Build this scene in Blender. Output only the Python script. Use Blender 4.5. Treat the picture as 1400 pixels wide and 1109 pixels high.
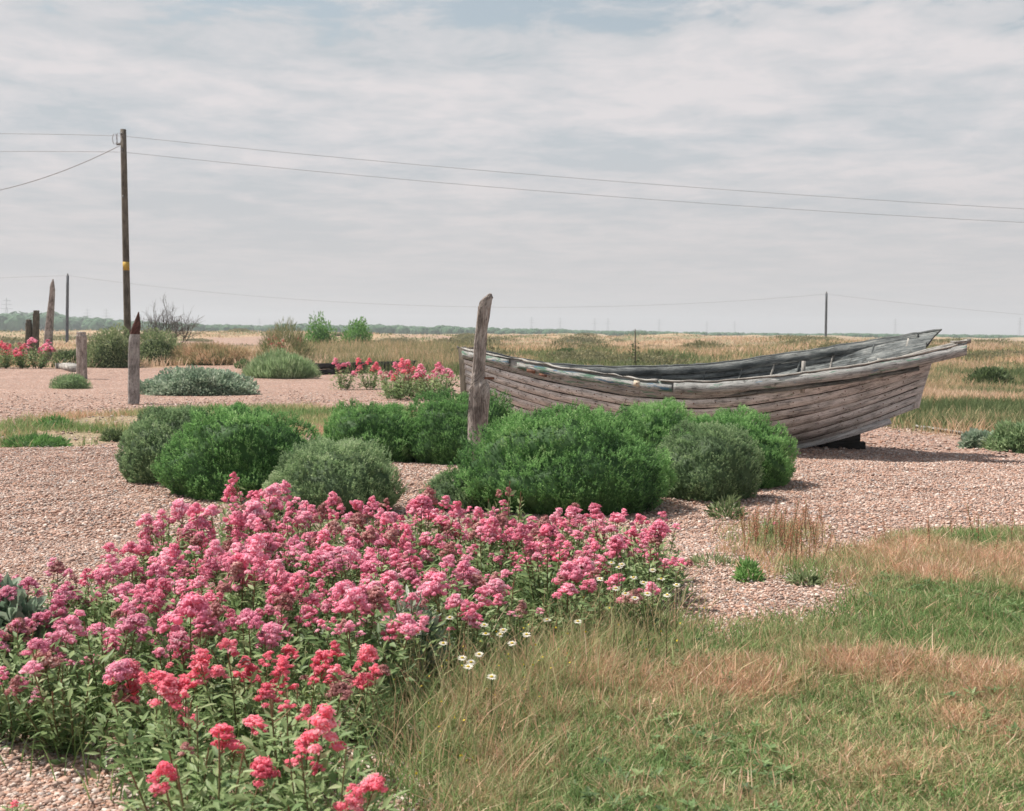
import bpy, math, random
import numpy as np
from mathutils import Matrix, Vector
R = math.radians
for o in list(bpy.data.objects): bpy.data.objects.remove(o)
scn = bpy.context.scene
col = scn.collection
# ------------------------------------------------------------------ camera
F = 1600.0; W0, H0 = 1400.0, 1109.0; CH = 1.5
PITCH = math.atan(97.5/F); ROLL = R(0.40)
cam_d = bpy.data.cameras.new('camera'); cam = bpy.data.objects.new('camera', cam_d); col.objects.link(cam)
M3 = Matrix.Rotation(math.pi/2-PITCH, 3, 'X') @ Matrix.Rotation(ROLL, 3, 'Z')
cam.matrix_world = Matrix.Translation((0,0,CH)) @ M3.to_4x4()
cam_d.sensor_width = 36; cam_d.lens = 36*F/W0; cam_d.clip_end = 12000; cam_d.clip_start = 0.05
cam_d.dof.use_dof = True; cam_d.dof.focus_distance = 8.0; cam_d.dof.aperture_fstop = 6.3
scn.camera = cam
# ------------------------------------------------------------------ sky, sun, exposure
SV = Vector((-0.56, 0.16, 1.0)).normalized()         # towards the sun
w = bpy.data.worlds.new('World'); scn.world = w; w.use_nodes = True
nt = w.node_tree; N = nt.nodes; L = nt.links; N.clear()
def nd(T, **k):
    n = N.new(T)
    for a, b in k.items(): setattr(n, a, b)
    return n
out = nd('ShaderNodeOutputWorld'); bg = nd('ShaderNodeBackground'); L.new(bg.outputs[0], out.inputs[0])
bg.inputs[1].default_value = 0.10
sky = nd('ShaderNodeTexSky', sky_type='NISHITA', sun_disc=False)
sky.sun_elevation = math.asin(SV.z); sky.sun_rotation = math.atan2(SV.x, SV.y); sky.altitude = 0
sky.air_density = 1.0; sky.dust_density = 2.5; sky.ozone_density = 1.2
tc = nd('ShaderNodeTexCoord'); sp = nd('ShaderNodeSeparateXYZ'); L.new(tc.outputs['Generated'], sp.inputs[0])
def mth(op, a, b=None, clamp=False):
    n = nd('ShaderNodeMath', operation=op); n.use_clamp = clamp
    for i, v in enumerate((a, b)):
        if v is None: continue
        if isinstance(v, (int, float)): n.inputs[i].default_value = v
        else: L.new(v, n.inputs[i])
    return n.outputs[0]
zz = mth('ADD', mth('MAXIMUM', sp.outputs[2], 0.0), 0.06)
cx = mth('DIVIDE', sp.outputs[0], zz); cy = mth('DIVIDE', sp.outputs[1], zz)
cb = nd('ShaderNodeCombineXYZ'); L.new(cx, cb.inputs[0]); L.new(cy, cb.inputs[1])
def wnoise(scale, det, rough, off, dist=0.0):
    m = nd('ShaderNodeMapping'); L.new(cb.outputs[0], m.inputs[0]); m.inputs['Location'].default_value = off
    n = nd('ShaderNodeTexNoise'); L.new(m.outputs[0], n.inputs[0])
    n.inputs['Scale'].default_value = scale; n.inputs['Detail'].default_value = det; n.inputs['Roughness'].default_value = rough
    n.inputs['Distortion'].default_value = dist
    return n.outputs[0]
n1 = wnoise(0.9, 8, 0.6, (3.1, 1.3, 0), 0.3); n2 = wnoise(3.4, 8, 0.62, (7.7, 2.0, 4.0), 0.3)
dens = mth('ADD', mth('MULTIPLY', n1, 0.55), mth('MULTIPLY', n2, 0.45))
# blue gaps only open high up; near the horizon the veil is closed
hi = mth('MULTIPLY', mth('SUBTRACT', sp.outputs[2], 0.15, True), 1.95, True)
cov = mth('ADD', dens, mth('SUBTRACT', 0.22, hi))
rp = nd('ShaderNodeValToRGB'); L.new(cov, rp.inputs[0])
rp.color_ramp.elements[0].position = 0.43; rp.color_ramp.elements[0].color = (0.42,)*3+(1,)
rp.color_ramp.elements[1].position = 0.50; rp.color_ramp.elements[1].color = (1,)*3+(1,)
cr = nd('ShaderNodeValToRGB'); L.new(dens, cr.inputs[0])
cr.color_ramp.elements[0].position = 0.42; cr.color_ramp.elements[0].color = (0.39, 0.42, 0.447, 1)
cr.color_ramp.elements[1].position = 0.59; cr.color_ramp.elements[1].color = (0.555, 0.53, 0.538, 1)
lo = nd('ShaderNodeMapRange'); L.new(sp.outputs[2], lo.inputs[0]); lo.inputs[1].default_value = 0.0; lo.inputs[2].default_value = 0.16
hz = nd('ShaderNodeMix', data_type='RGBA'); L.new(lo.outputs[0], hz.inputs[0])
hz.inputs[6].default_value = (0.43, 0.408, 0.405, 1); L.new(cr.outputs[0], hz.inputs[7])
sc = nd('ShaderNodeVectorMath', operation='SCALE'); L.new(hz.outputs[2], sc.inputs[0]); sc.inputs['Scale'].default_value = 10.0
mx = nd('ShaderNodeMix', data_type='RGBA'); L.new(rp.outputs[0], mx.inputs[0]); tnt = nd('ShaderNodeMix', data_type='RGBA', blend_type='MULTIPLY'); tnt.inputs[0].default_value = 1.0; L.new(sky.outputs[0], tnt.inputs[6]); tnt.inputs[7].default_value = (1.12, 1.06, 0.88, 1); L.new(tnt.outputs[2], mx.inputs[6]); L.new(sc.outputs[0], mx.inputs[7])
L.new(mx.outputs[2], bg.inputs[0])
sun_d = bpy.data.lights.new('sun', 'SUN'); sun = bpy.data.objects.new('sun', sun_d); col.objects.link(sun)
sun_d.energy = 4.8; sun_d.angle = R(0.7); sun_d.color = (1.0, 0.93, 0.85)
sun.rotation_euler = SV.to_track_quat('Z', 'Y').to_euler()
scn.view_settings.view_transform = 'Standard'; scn.view_settings.look = 'None'
scn.view_settings.exposure = 0.45; scn.view_settings.gamma = 1.0
scn.render.engine = 'CYCLES'
scn.cycles.max_bounces = 6; scn.cycles.transmission_bounces = 4; scn.cycles.transparent_max_bounces = 4
scn.cycles.volume_bounces = 0
# ------------------------------------------------------------------ projection helpers
M3n = np.array(M3)
def ray(px, py):
    return M3n @ np.array([(px-700)/F, (554.5-py)/F, -1.0])
def at(px, py, z=0.0):
    r = ray(px, py); t = (z-CH)/r[2]; return np.array([r[0]*t, r[1]*t, z])
def atd(px, py, Y):
    r = ray(px, py); t = Y/r[1]; return np.array([r[0]*t, Y, CH+r[2]*t])
def proj(P):
    v = M3n.T @ (np.asarray(P, float)-np.array([0, 0, CH])); return 700+F*v[0]/-v[2], 554.5-F*v[1]/-v[2]
def z_for(X, Y, py):
    a, b = -2.0, 20.0
    for _ in range(40):
        m = (a+b)/2
        if proj((X, Y, m))[1] > py: a = m
        else: b = m
    return (a+b)/2
def poly(pts): return np.array([at(*p)[:2] for p in pts])
# ------------------------------------------------------------------ noise
def _h(i, j, s):
    n = (i*374761393 + j*668265263 + s*974634777) & 0xffffffff
    n = ((n ^ (n >> 13))*1274126177) & 0xffffffff
    return ((n ^ (n >> 16)) & 0xffff)/65535.0
def vn(x, y, s=0):
    x = np.asarray(x, float); y = np.asarray(y, float)
    xi = np.floor(x).astype(np.int64); yi = np.floor(y).astype(np.int64); fx = x-xi; fy = y-yi
    fx = fx*fx*(3-2*fx); fy = fy*fy*(3-2*fy)
    return (_h(xi, yi, s)*(1-fx)+_h(xi+1, yi, s)*fx)*(1-fy)+(_h(xi, yi+1, s)*(1-fx)+_h(xi+1, yi+1, s)*fx)*fy
def fbm(x, y, s=0, o=4):
    r = 0; a = .5; t = 0
    for k in range(o):
        r = r+a*vn(x*2**k, y*2**k, s+k*7); t += a; a *= .5
    return r/t
def sdist(P, Q):
    """signed distance (inside positive) of points P to polygon Q"""
    P = np.asarray(P, float); d2 = np.full(len(P), 1e18); ins = np.zeros(len(P), bool); n = len(Q)
    for i in range(n):
        a = Q[i]; b = Q[(i+1) % n]; e = b-a
        t = np.clip(((P-a)@e)/(e@e+1e-12), 0, 1); pr = a+t[:, None]*e
        d2 = np.minimum(d2, ((P-pr)**2).sum(1))
        c = ((a[1] > P[:, 1]) != (b[1] > P[:, 1])) & (P[:, 0] < (b[0]-a[0])*(P[:, 1]-a[1])/((b[1]-a[1]) if abs(b[1]-a[1]) > 1e-12 else 1e-12)+a[0])
        ins ^= c
    d = np.sqrt(d2); return np.where(ins, d, -d)
def sm(a, b, x):
    t = np.clip((x-a)/(b-a), 0, 1); return t*t*(3-2*t)
# ------------------------------------------------------------------ materials
def mat(name):
    m = bpy.data.materials.new(name); m.use_nodes = True; m.node_tree.nodes.clear(); return m
class G:
    def __init__(s, m): s.t = m.node_tree; s.N = s.t.nodes; s.L = s.t.links
    def n(s, T, ins=None, **k):
        n = s.N.new(T)
        for a, b in k.items(): setattr(n, a, b)
        for a, b in (ins or {}).items():
            if isinstance(b, bpy.types.NodeSocket): s.L.new(b, n.inputs[a])
            else: n.inputs[a].default_value = b
        return n
    def ramp(s, fac, stops, interp='LINEAR'):
        r = s.N.new('ShaderNodeValToRGB'); s.L.new(fac, r.inputs[0]); e = r.color_ramp.elements; r.color_ramp.interpolation = interp
        while len(e) < len(stops): e.new(0.5)
        for x, (p, c) in zip(e, stops):
            x.position = p; x.color = (tuple(c)+(1,))[:4] if not isinstance(c, (int, float)) else (c, c, c, 1)
        return r.outputs[0]
    def mix(s, f, a, b, mode='MIX'):
        n = s.N.new('ShaderNodeMix'); n.data_type = 'RGBA'; n.blend_type = mode
        for i, v in ((0, f), (6, a), (7, b)):
            if isinstance(v, bpy.types.NodeSocket): s.L.new(v, n.inputs[i])
            elif i == 0: n.inputs[0].default_value = v
            else: n.inputs[i].default_value = tuple(v)+(1,)
        return n.outputs[2]
    def m(s, op, a, b=0.0, clamp=False):
        n = s.N.new('ShaderNodeMath'); n.operation = op; n.use_clamp = clamp
        for i, v in enumerate((a, b)):
            if isinstance(v, bpy.types.NodeSocket): s.L.new(v, n.inputs[i])
            else: n.inputs[i].default_value = v
        return n.outputs[0]
    def noise(s, vec, scale, det=4, rough=.55, dist=0.0):
        i = {'Scale': scale, 'Detail': det, 'Roughness': rough, 'Distortion': dist}
        if vec is not None: i['Vector'] = vec
        return s.n('ShaderNodeTexNoise', i).outputs[0]
def leafmat(name, stops, transl=0.35, rough=0.6, rnd=0.0, spec=0.3):
    m = mat(name); g = G(m); a = g.n('ShaderNodeAttribute', attribute_name='tone')
    fac = a.outputs['Fac']
    if rnd:
        oi = g.n('ShaderNodeObjectInfo'); fac = g.m('ADD', fac, g.m('MULTIPLY', g.m('SUBTRACT', oi.outputs['Random'], .5), rnd), True)
    c = g.ramp(fac, stops)
    geo = g.n('ShaderNodeNewGeometry'); nz = g.noise(geo.outputs['Position'], 9.0, 3)
    c = g.mix(1.0, c, g.ramp(nz, [(0.3, .8), (.7, 1.15)]), 'MULTIPLY')
    b = g.n('ShaderNodeBsdfPrincipled', {'Base Color': c, 'Roughness': rough, 'Specular IOR Level': spec})
    o = g.n('ShaderNodeOutputMaterial')
    if transl:
        t = g.n('ShaderNodeBsdfTranslucent', {'Color': c}); mx = g.n('ShaderNodeMixShader', {0: transl, 1: b.outputs[0], 2: t.outputs[0]})
        g.L.new(mx.outputs[0], o.inputs[0])
    else: g.L.new(b.outputs[0], o.inputs[0])
    return m
PEB = [(0.0, (.15, .11, .095)), (.12, (.32, .22, .18)), (.3, (.43, .28, .22)), (.45, (.50, .33, .26)), (.58, (.40, .23, .16)), (.70, (.42, .35, .31)), (.80, (.56, .43, .36)), (.92, (.68, .59, .53)), (1.0, (.24, .23, .23))]
def m_ground():
    m = mat('ground'); g = G(m); geo = g.n('ShaderNodeNewGeometry'); P = geo.outputs['Position']
    v = g.n('ShaderNodeTexVoronoi', {'Vector': P, 'Scale': 30.0, 'Randomness': 1.0}, feature='F1')
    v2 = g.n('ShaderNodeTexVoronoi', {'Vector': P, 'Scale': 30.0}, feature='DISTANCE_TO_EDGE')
    sx = g.n('ShaderNodeSeparateXYZ', {0: v.outputs['Color']})
    big = g.noise(P, 0.5, 5); mid = g.noise(P, 3.5, 4, .6); fine = g.noise(P, 60.0, 3, .6)
    pc = g.ramp(sx.outputs[0], PEB)
    pc = g.mix(1.0, pc, g.ramp(big, [(.3, (.88, .86, .84)), (.7, (1.08, 1.06, 1.05))]), 'MULTIPLY')
    pc = g.mix(1.0, pc, g.ramp(mid, [(.3, (.84, .84, .84)), (.7, (1.1, 1.08, 1.08))]), 'MULTIPLY')
    pc = g.mix(1.0, pc, g.ramp(g.n('ShaderNodeTexNoise', {'Vector': P, 'Scale': 9.0, 'Detail': 6.0, 'Roughness': .75}).outputs[0], [(.38, (.62, .58, .57)), (.6, (1.1, 1.08, 1.07))]), 'MULTIPLY')
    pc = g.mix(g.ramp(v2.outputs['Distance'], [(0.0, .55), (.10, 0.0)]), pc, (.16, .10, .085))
    # turf soil, heath
    at_ = g.n('ShaderNodeAttribute', attribute_name='zone'); sz = g.n('ShaderNodeSeparateXYZ', {0: at_.outputs['Vector']})
    soil = g.ramp(mid, [(.3, (.16, .16, .08)), (.5, (.28, .24, .14)), (.7, (.42, .32, .20))])
    hn = g.noise(P, 0.06, 7, .62, .4); hn2 = g.noise(P, 0.45, 5, .65)
    hcol = g.ramp(g.m('ADD', g.m('MULTIPLY', hn, .6), g.m('MULTIPLY', hn2, .4)), [(.36, (.12, .15, .07)), (.45, (.22, .20, .115)), (.53, (.37, .265, .165)), (.64, (.44, .31, .21))])
    c = g.mix(sz.outputs[0], pc, soil); c = g.mix(sz.outputs[1], c, hcol)
    h = g.ramp(v.outputs['Distance'], [(0.0, 1.0), (.65, 0.0)])
    b1 = g.n('ShaderNodeBump', {'Strength': 1.0, 'Distance': .022, 'Height': h})
    b2 = g.n('ShaderNodeBump', {'Strength': .5, 'Distance': .05, 'Height': mid, 'Normal': b1.outputs[0]})
    b3 = g.n('ShaderNodeBump', {'Strength': .3, 'Distance': .008, 'Height': fine, 'Normal': b2.outputs[0]})
    p = g.n('ShaderNodeBsdfPrincipled', {'Base Color': c, 'Roughness': .85, 'Specular IOR Level': .25, 'Normal': b3.outputs[0]})
    o = g.n('ShaderNodeOutputMaterial'); g.L.new(p.outputs[0], o.inputs[0]); return m
def m_pebble():
    m = mat('pebble'); g = G(m); a = g.n('ShaderNodeAttribute', attribute_name='tone')
    geo = g.n('ShaderNodeNewGeometry')
    c = g.ramp(a.outputs['Fac'], PEB)
    c = g.mix(1.0, c, g.ramp(g.noise(geo.outputs['Position'], 70, 4, .6), [(.3, .78), (.7, 1.15)]), 'MULTIPLY')
    c = g.mix(1.0, c, g.ramp(g.noise(geo.outputs['Position'], 3.5, 4, .6), [(.3, .88), (.7, 1.1)]), 'MULTIPLY')
    p = g.n('ShaderNodeBsdfPrincipled', {'Base Color': c, 'Roughness': .7, 'Specular IOR Level': .3})
    o = g.n('ShaderNodeOutputMaterial'); g.L.new(p.outputs[0], o.inputs[0]); return m
def m_wood(name, cols, scale=1.0, paint=None, uv=True, paint_lo=.52, dark=(.03, .028, .025), bump=.008, grain=(1.2, 26.0)):
    """weathered grain: streaks run along uv.x (metres)"""
    m = mat(name); g = G(m)
    co = g.n('ShaderNodeUVMap', uv_map='UVMap').outputs[0]
    def mp(sx, sy): return g.n('ShaderNodeMapping', {'Vector': co, 'Scale': (sx*scale, sy*scale, 1)}).outputs[0]
    n1 = g.noise(mp(grain[0], grain[1]), 3.0, 8, .62, .3); n2 = g.noise(mp(1.5, 3.0), 1.6, 6, .65); n3 = g.noise(mp(3, 90), 2.0, 3, .6, .2)
    f = g.m('ADD', g.m('MULTIPLY', n1, .5), g.m('MULTIPLY', n2, .5))
    c = g.ramp(f, [(.40, cols[0]), (.47, cols[1]), (.53, cols[2]), (.61, cols[3])])
    c = g.mix(g.ramp(n3, [(.555, 0.0), (.66, .8)]), c, dark)
    st = g.noise(mp(2.2, 5.0), 4.0, 6, .7)
    c = g.mix(g.ramp(st, [(.55, 0.0), (.66, .72)]), c, dark)
    if paint:
        for i, (pcol, lo_, off) in enumerate(paint):
            mo = g.n('ShaderNodeMapping', {'Vector': co, 'Scale': (1.1*scale, 9*scale, 1), 'Location': (off, off*1.7, 0)}).outputs[0]
            pn = g.noise(mo, 2.2, 8, .68, .3)
            c = g.mix(g.ramp(pn, [(lo_, 0.0), (lo_+.03, .85)]), c, pcol)
    h = g.m('ADD', g.m('MULTIPLY', n1, .6), g.m('MULTIPLY', n3, .4))
    b = g.n('ShaderNodeBump', {'Strength': 1.0, 'Distance': bump, 'Height': h})
    p = g.n('ShaderNodeBsdfPrincipled', {'Base Color': c, 'Roughness': .88, 'Specular IOR Level': .2, 'Normal': b.outputs[0]})
    o = g.n('ShaderNodeOutputMaterial'); g.L.new(p.outputs[0], o.inputs[0]); return m
def m_plain(name, c0, c1, rough=.7, scale=20.0):
    m = mat(name); g = G(m); geo = g.n('ShaderNodeNewGeometry')
    c = g.ramp(g.noise(geo.outputs['Position'], scale, 5), [(.35, c0), (.65, c1)])
    p = g.n('ShaderNodeBsdfPrincipled', {'Base Color': c, 'Roughness': rough})
    o = g.n('ShaderNodeOutputMaterial'); g.L.new(p.outputs[0], o.inputs[0]); return m
MT = {}
MT['ground'] = m_ground(); MT['pebble'] = m_pebble()
GREY = [(.28, .285, .29), (.52, .53, .535), (.68, .685, .69), (.80, .80, .80)]
MT['plank'] = m_wood('weathered_plank', GREY, paint=[((.15, .20, .14), .64, 3.0), ((.45, .44, .41), .66, 11.0)])
STR = [(.15, .155, .15), (.29, .295, .29), (.39, .395, .385), (.50, .50, .49)]
MT['strake'] = m_wood('weathered_painted_strake', STR, paint=[((.10, .22, .16), .58, 3.0), ((.48, .49, .46), .60, 9.0), ((.09, .22, .36), .64, 5.0)])
MT['bluestrake'] = m_wood('blue_green_painted_strake', STR, paint=[((.06, .15, .10), .50, 3.0), ((.36, .38, .35), .56, 9.0), ((.05, .12, .20), .58, 5.0), ((.17, .07, .04), .62, 13.0)])
MT['capwood'] = m_wood('bleached_cap', [(.16, .155, .145), (.30, .29, .27), (.42, .405, .375), (.56, .54, .50)])
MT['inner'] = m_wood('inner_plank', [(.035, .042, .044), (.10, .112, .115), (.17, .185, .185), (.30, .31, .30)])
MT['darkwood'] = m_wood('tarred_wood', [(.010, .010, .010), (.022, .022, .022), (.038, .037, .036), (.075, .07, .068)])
MT['post'] = m_wood('driftwood_post', [(.12, .10, .09), (.28, .245, .22), (.42, .375, .34), (.58, .53, .49)], scale=1.6)
MT['postgrey'] = m_wood('grey_post', [(.13, .12, .115), (.27, .255, .245), (.37, .355, .34), (.47, .45, .43)], scale=1.4)
MT['posttop'] = m_wood('rotten_red_tip', [(.03, .018, .015), (.075, .035, .028), (.13, .06, .05), (.19, .1, .085)], scale=1.4)
MT['pole'] = m_wood('pole_wood', [(.06, .05, .04), (.10, .088, .07), (.15, .13, .105), (.2, .18, .15)], scale=.6)
MT['farpole'] = m_wood('far_pole_wood', [(.07, .08, .09), (.10, .11, .125), (.13, .145, .16), (.17, .18, .2)], scale=.6)
MT['yellow'] = m_plain('yellow_band', (.48, .30, .03), (.56, .36, .05))
MT['metal'] = m_plain('weathered_metal', (.10, .10, .10), (.2, .19, .18), .5)
MT['rust'] = m_plain('rust', (.08, .035, .025), (.19, .085, .05), .9)
MT['wire'] = m_plain('wire', (.30, .31, .33), (.38, .39, .41), .6)
MT['farwire'] = m_plain('far_wire', (.34, .35, .36), (.4, .41, .42), .6)
MT['steel'] = m_plain('galvanised_steel', (.28, .3, .32), (.34, .36, .38), .6)
MT['tag'] = m_plain('pale_tag', (.5, .44, .34), (.58, .5, .4), .8, 60)
MT['shrub'] = leafmat('shrub_leaf', [(0, (.05, .11, .05)), (.35, (.15, .32, .10)), (.7, (.28, .50, .18)), (1, (.44, .62, .30))], .5)
MT['shrubgrey'] = leafmat('shrub_grey_leaf', [(0, (.08, .13, .07)), (.35, (.20, .31, .15)), (.7, (.34, .46, .24)), (1, (.48, .57, .36))], .5)
MT['vleaf'] = leafmat('valerian_leaf', [(0, (.08, .135, .06)), (.4, (.19, .29, .12)), (.75, (.33, .43, .20)), (1, (.50, .56, .32))], .42, .5, .25)
MT['vstem'] = leafmat('valerian_stem', [(0, (.07, .09, .035)), (.6, (.16, .15, .07)), (1, (.28, .12, .08))], .1)
MT['pink'] = leafmat('pink_floret', [(0, (.60, .18, .24)), (.3, (.88, .29, .43)), (.65, (.96, .43, .57)), (1, (.98, .67, .75))], .45, .7, .5)
MT['mauve'] = leafmat('mauve_floret', [(0, (.52, .18, .27)), (.3, (.80, .29, .43)), (.65, (.91, .42, .56)), (1, (.95, .62, .71))], .45, .7, .4)
MT['coral'] = leafmat('coral_floret', [(0, (.64, .12, .18)), (.3, (.90, .19, .28)), (.65, (.96, .30, .39)), (1, (.98, .52, .58))], .45, .7, .4)
MT['faded'] = leafmat('faded_floret', [(0, (.30, .14, .12)), (.4, (.50, .22, .22)), (.7, (.62, .33, .32)), (1, (.70, .50, .44))], .4, .7, .4)
MT['white'] = leafmat('white_petal', [(0, (.6, .58, .5)), (1, (.82, .8, .72))], .3)
MT['yellowflower'] = leafmat('yellow_petal', [(0, (.6, .42, .04)), (1, (.75, .6, .06))], .3)
GR = [(0, (.12, .22, .07)), (.2, (.20, .31, .11)), (.4, (.30, .37, .16)), (.55, (.46, .42, .24)), (.75, (.60, .41, .26)), (.9, (.66, .38, .27)), (1, (.74, .56, .42))]
MT['grass'] = leafmat('grass_blade', GR, .35, .65)
MT['heath'] = leafmat('heath_blade', [(0, (.10, .15, .06)), (.3, (.23, .27, .13)), (.55, (.45, .37, .22)), (.8, (.60, .41, .27)), (1, (.68, .52, .38))], .4, .8)
MT['kale'] = leafmat('sea_kale_leaf', [(0, (.07, .12, .08)), (.4, (.17, .26, .18)), (.75, (.32, .42, .30)), (1, (.52, .60, .48))], .35, .55, .2)
MT['bush'] = leafmat('hedge_leaf', [(0, (.055, .09, .04)), (.4, (.14, .20, .085)), (.75, (.25, .32, .16)), (1, (.38, .43, .25))], .4)
MT['fresh'] = leafmat('fresh_leaf', [(0, (.10, .20, .07)), (.5, (.19, .38, .11)), (1, (.32, .50, .20))], .45)
MT['twig'] = leafmat('bare_twig', [(0, (.05, .04, .035)), (.5, (.10, .085, .075)), (1, (.17, .14, .12))], 0)
MT['scrub'] = leafmat('heath_scrub', [(0, (.10, .11, .06)), (.4, (.22, .22, .12)), (.75, (.36, .33, .19)), (1, (.5, .42, .28))], .4)
MT['wood_far'] = leafmat('far_tree_leaf', [(0, (.06, .13, .075)), (.5, (.10, .20, .11)), (1, (.15, .26, .14))], .3, .9)
MT['redseed'] = leafmat('dock_seed', [(0, (.28, .10, .06)), (.5, (.52, .22, .14)), (1, (.66, .38, .26))], .3)
# ------------------------------------------------------------------ mesh helpers
def mk(name, V, faces, m, parent=None, tone=None, smooth=False, uv=None, mats=None, matidx=None, zone=None):
    """faces: list of int arrays (n,3) or (n,4)"""
    V = np.asarray(V, np.float32).reshape(-1, 3)
    if not isinstance(faces, list): faces = [faces]
    faces = [np.asarray(f, np.int32) for f in faces if len(f)]
    tot = np.concatenate([np.full(len(f), f.shape[1], np.int32) for f in faces])
    loops = np.concatenate([f.ravel() for f in faces])
    me = bpy.data.meshes.new(name)
    me.vertices.add(len(V)); me.vertices.foreach_set('co', V.ravel())
    me.loops.add(len(loops)); me.loops.foreach_set('vertex_index', loops)
    me.polygons.add(len(tot)); st = np.concatenate([[0], np.cumsum(tot)[:-1]]).astype(np.int32)
    me.polygons.foreach_set('loop_start', st)
    me.polygons.foreach_set('loop_total', tot)
    if smooth: me.polygons.foreach_set('use_smooth', np.ones(len(tot), bool))
    if tone is not None:
        a = me.attributes.new('tone', 'FLOAT', 'POINT'); a.data.foreach_set('value', np.clip(np.asarray(tone, np.float32), 0, 1))
    if zone is not None:
        a = me.attributes.new('zone', 'FLOAT_VECTOR', 'POINT'); a.data.foreach_set('vector', np.asarray(zone, np.float32).ravel())
    if uv is not None:
        l = me.uv_layers.new(name='UVMap'); l.data.foreach_set('uv', np.asarray(uv, np.float32)[loops].ravel())
    for x in (mats or [m]): me.materials.append(x)
    if matidx is not None: me.polygons.foreach_set('material_index', np.asarray(matidx, np.int32))
    me.update(calc_edges=True)
    o = bpy.data.objects.new(name, me); col.objects.link(o)
    if parent: o.parent = parent
    return o
def tag(o, label=None, cat=None, group=None, kind=None):
    if label: o['label'] = label
    if cat: o['category'] = cat
    if group: o['group'] = group
    if kind: o['kind'] = kind
    return o
def empty(name, loc=(0, 0, 0), rz=0):
    o = bpy.data.objects.new(name, None); col.objects.link(o); o.location = loc; o.rotation_euler = (0, 0, rz); o.empty_display_size = .1; return o
def copy_tree(o, parent=None):
    c = o.copy(); col.objects.link(c)
    if parent: c.parent = parent
    for ch in list(o.children): copy_tree(ch, c)
    return c
class MB:
    """collects V, quads, tris, tone, uv"""
    def __init__(s): s.V = []; s.Q = []; s.T = []; s.t = []; s.u = []; s.n = 0
    def add(s, V, Q=None, T=None, tone=.5, uv=None):
        V = np.asarray(V, float).reshape(-1, 3)
        if Q is not None and len(Q): s.Q.append(np.asarray(Q)+s.n)
        if T is not None and len(T): s.T.append(np.asarray(T)+s.n)
        s.V.append(V); s.t.append(np.broadcast_to(tone, (len(V),)) if np.ndim(tone) == 0 else np.asarray(tone))
        s.u.append(V[:, [2, 0]] if uv is None else np.asarray(uv)); s.n += len(V)
    def build(s, name, m, parent=None, smooth=False, origin=None):
        f = []
        if s.Q: f.append(np.concatenate(s.Q))
        if s.T: f.append(np.concatenate(s.T))
        V = np.concatenate(s.V)
        if origin is not None: V = V-np.asarray(origin)
        o = mk(name, V, f, m, parent, np.concatenate(s.t), smooth, np.concatenate(s.u))
        if origin is not None: o.location = origin
        return o
def unit(v): return v/np.maximum(np.linalg.norm(v, axis=-1, keepdims=True), 1e-9)
def ribbons(rng, P, h, wd, lean, bend, tone, prof=(1, .9, .6, .05), segs=3, az=None, tipt=0.0):
    """grass blades: P (N,3), h, wd, arrays"""
    n = len(P); az = rng.uniform(0, 2*np.pi, n) if az is None else az
    D = np.stack([np.cos(az), np.sin(az), np.zeros(n)], 1)
    fa = rng.uniform(0, 2*np.pi, n); S = np.stack([np.cos(fa), np.sin(fa), np.zeros(n)], 1)
    t = np.linspace(0, 1, segs+1)
    V = np.zeros((n, segs+1, 2, 3)); pr = np.interp(t, np.linspace(0, 1, len(prof)), prof)
    for k in range(segs+1):
        c = P+D*(lean*h*t[k]+bend*h*t[k]**2)[:, None]; c[:, 2] += h*t[k]*(1-.35*np.abs(bend)*t[k])
        V[:, k, 0] = c-S*(wd*pr[k]/2)[:, None]; V[:, k, 1] = c+S*(wd*pr[k]/2)[:, None]
    base = (np.arange(n)*(segs+1)*2)[:, None]
    Q = np.concatenate([base+np.array([[2*k, 2*k+1, 2*k+3, 2*k+2]]) for k in range(segs)], 0)
    tt = np.repeat(tone, (segs+1)*2)+np.tile(np.repeat(t, 2)*tipt, n)
    return V.reshape(-1, 3), Q, tt
def leaves(P, D, Nn, ln, wd, tone, fold=.25, droop=.0):
    """lanceolate leaves: base P, direction D, normal Nn; 6 verts"""
    D = unit(D); S = unit(np.cross(D, Nn)); U = unit(np.cross(S, D)); n = len(P)
    ln = np.broadcast_to(ln, (n,))[:, None]; wd = np.broadcast_to(wd, (n,))[:, None]
    V = np.stack([P, P+D*ln*.4+S*wd*.5+U*wd*fold, P+D*ln*.4-S*wd*.5+U*wd*fold, P+D*ln*.45,
                  P+D*ln-U*ln*droop, P+D*ln*.78+S*wd*.27+U*wd*fold*.4-U*ln*droop*.5, P+D*ln*.78-S*wd*.27+U*wd*fold*.4-U*ln*droop*.5], 1)
    b = (np.arange(n)*7)[:, None]
    T = np.concatenate([b+np.array([[0, 1, 3]]), b+np.array([[0, 3, 2]])]); 
    Q = np.concatenate([b+np.array([[3, 1, 5, 4]]), b+np.array([[3, 4, 6, 2]])])
    return V.reshape(-1, 3), Q, T, np.repeat(np.broadcast_to(tone, (n,)), 7)
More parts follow.
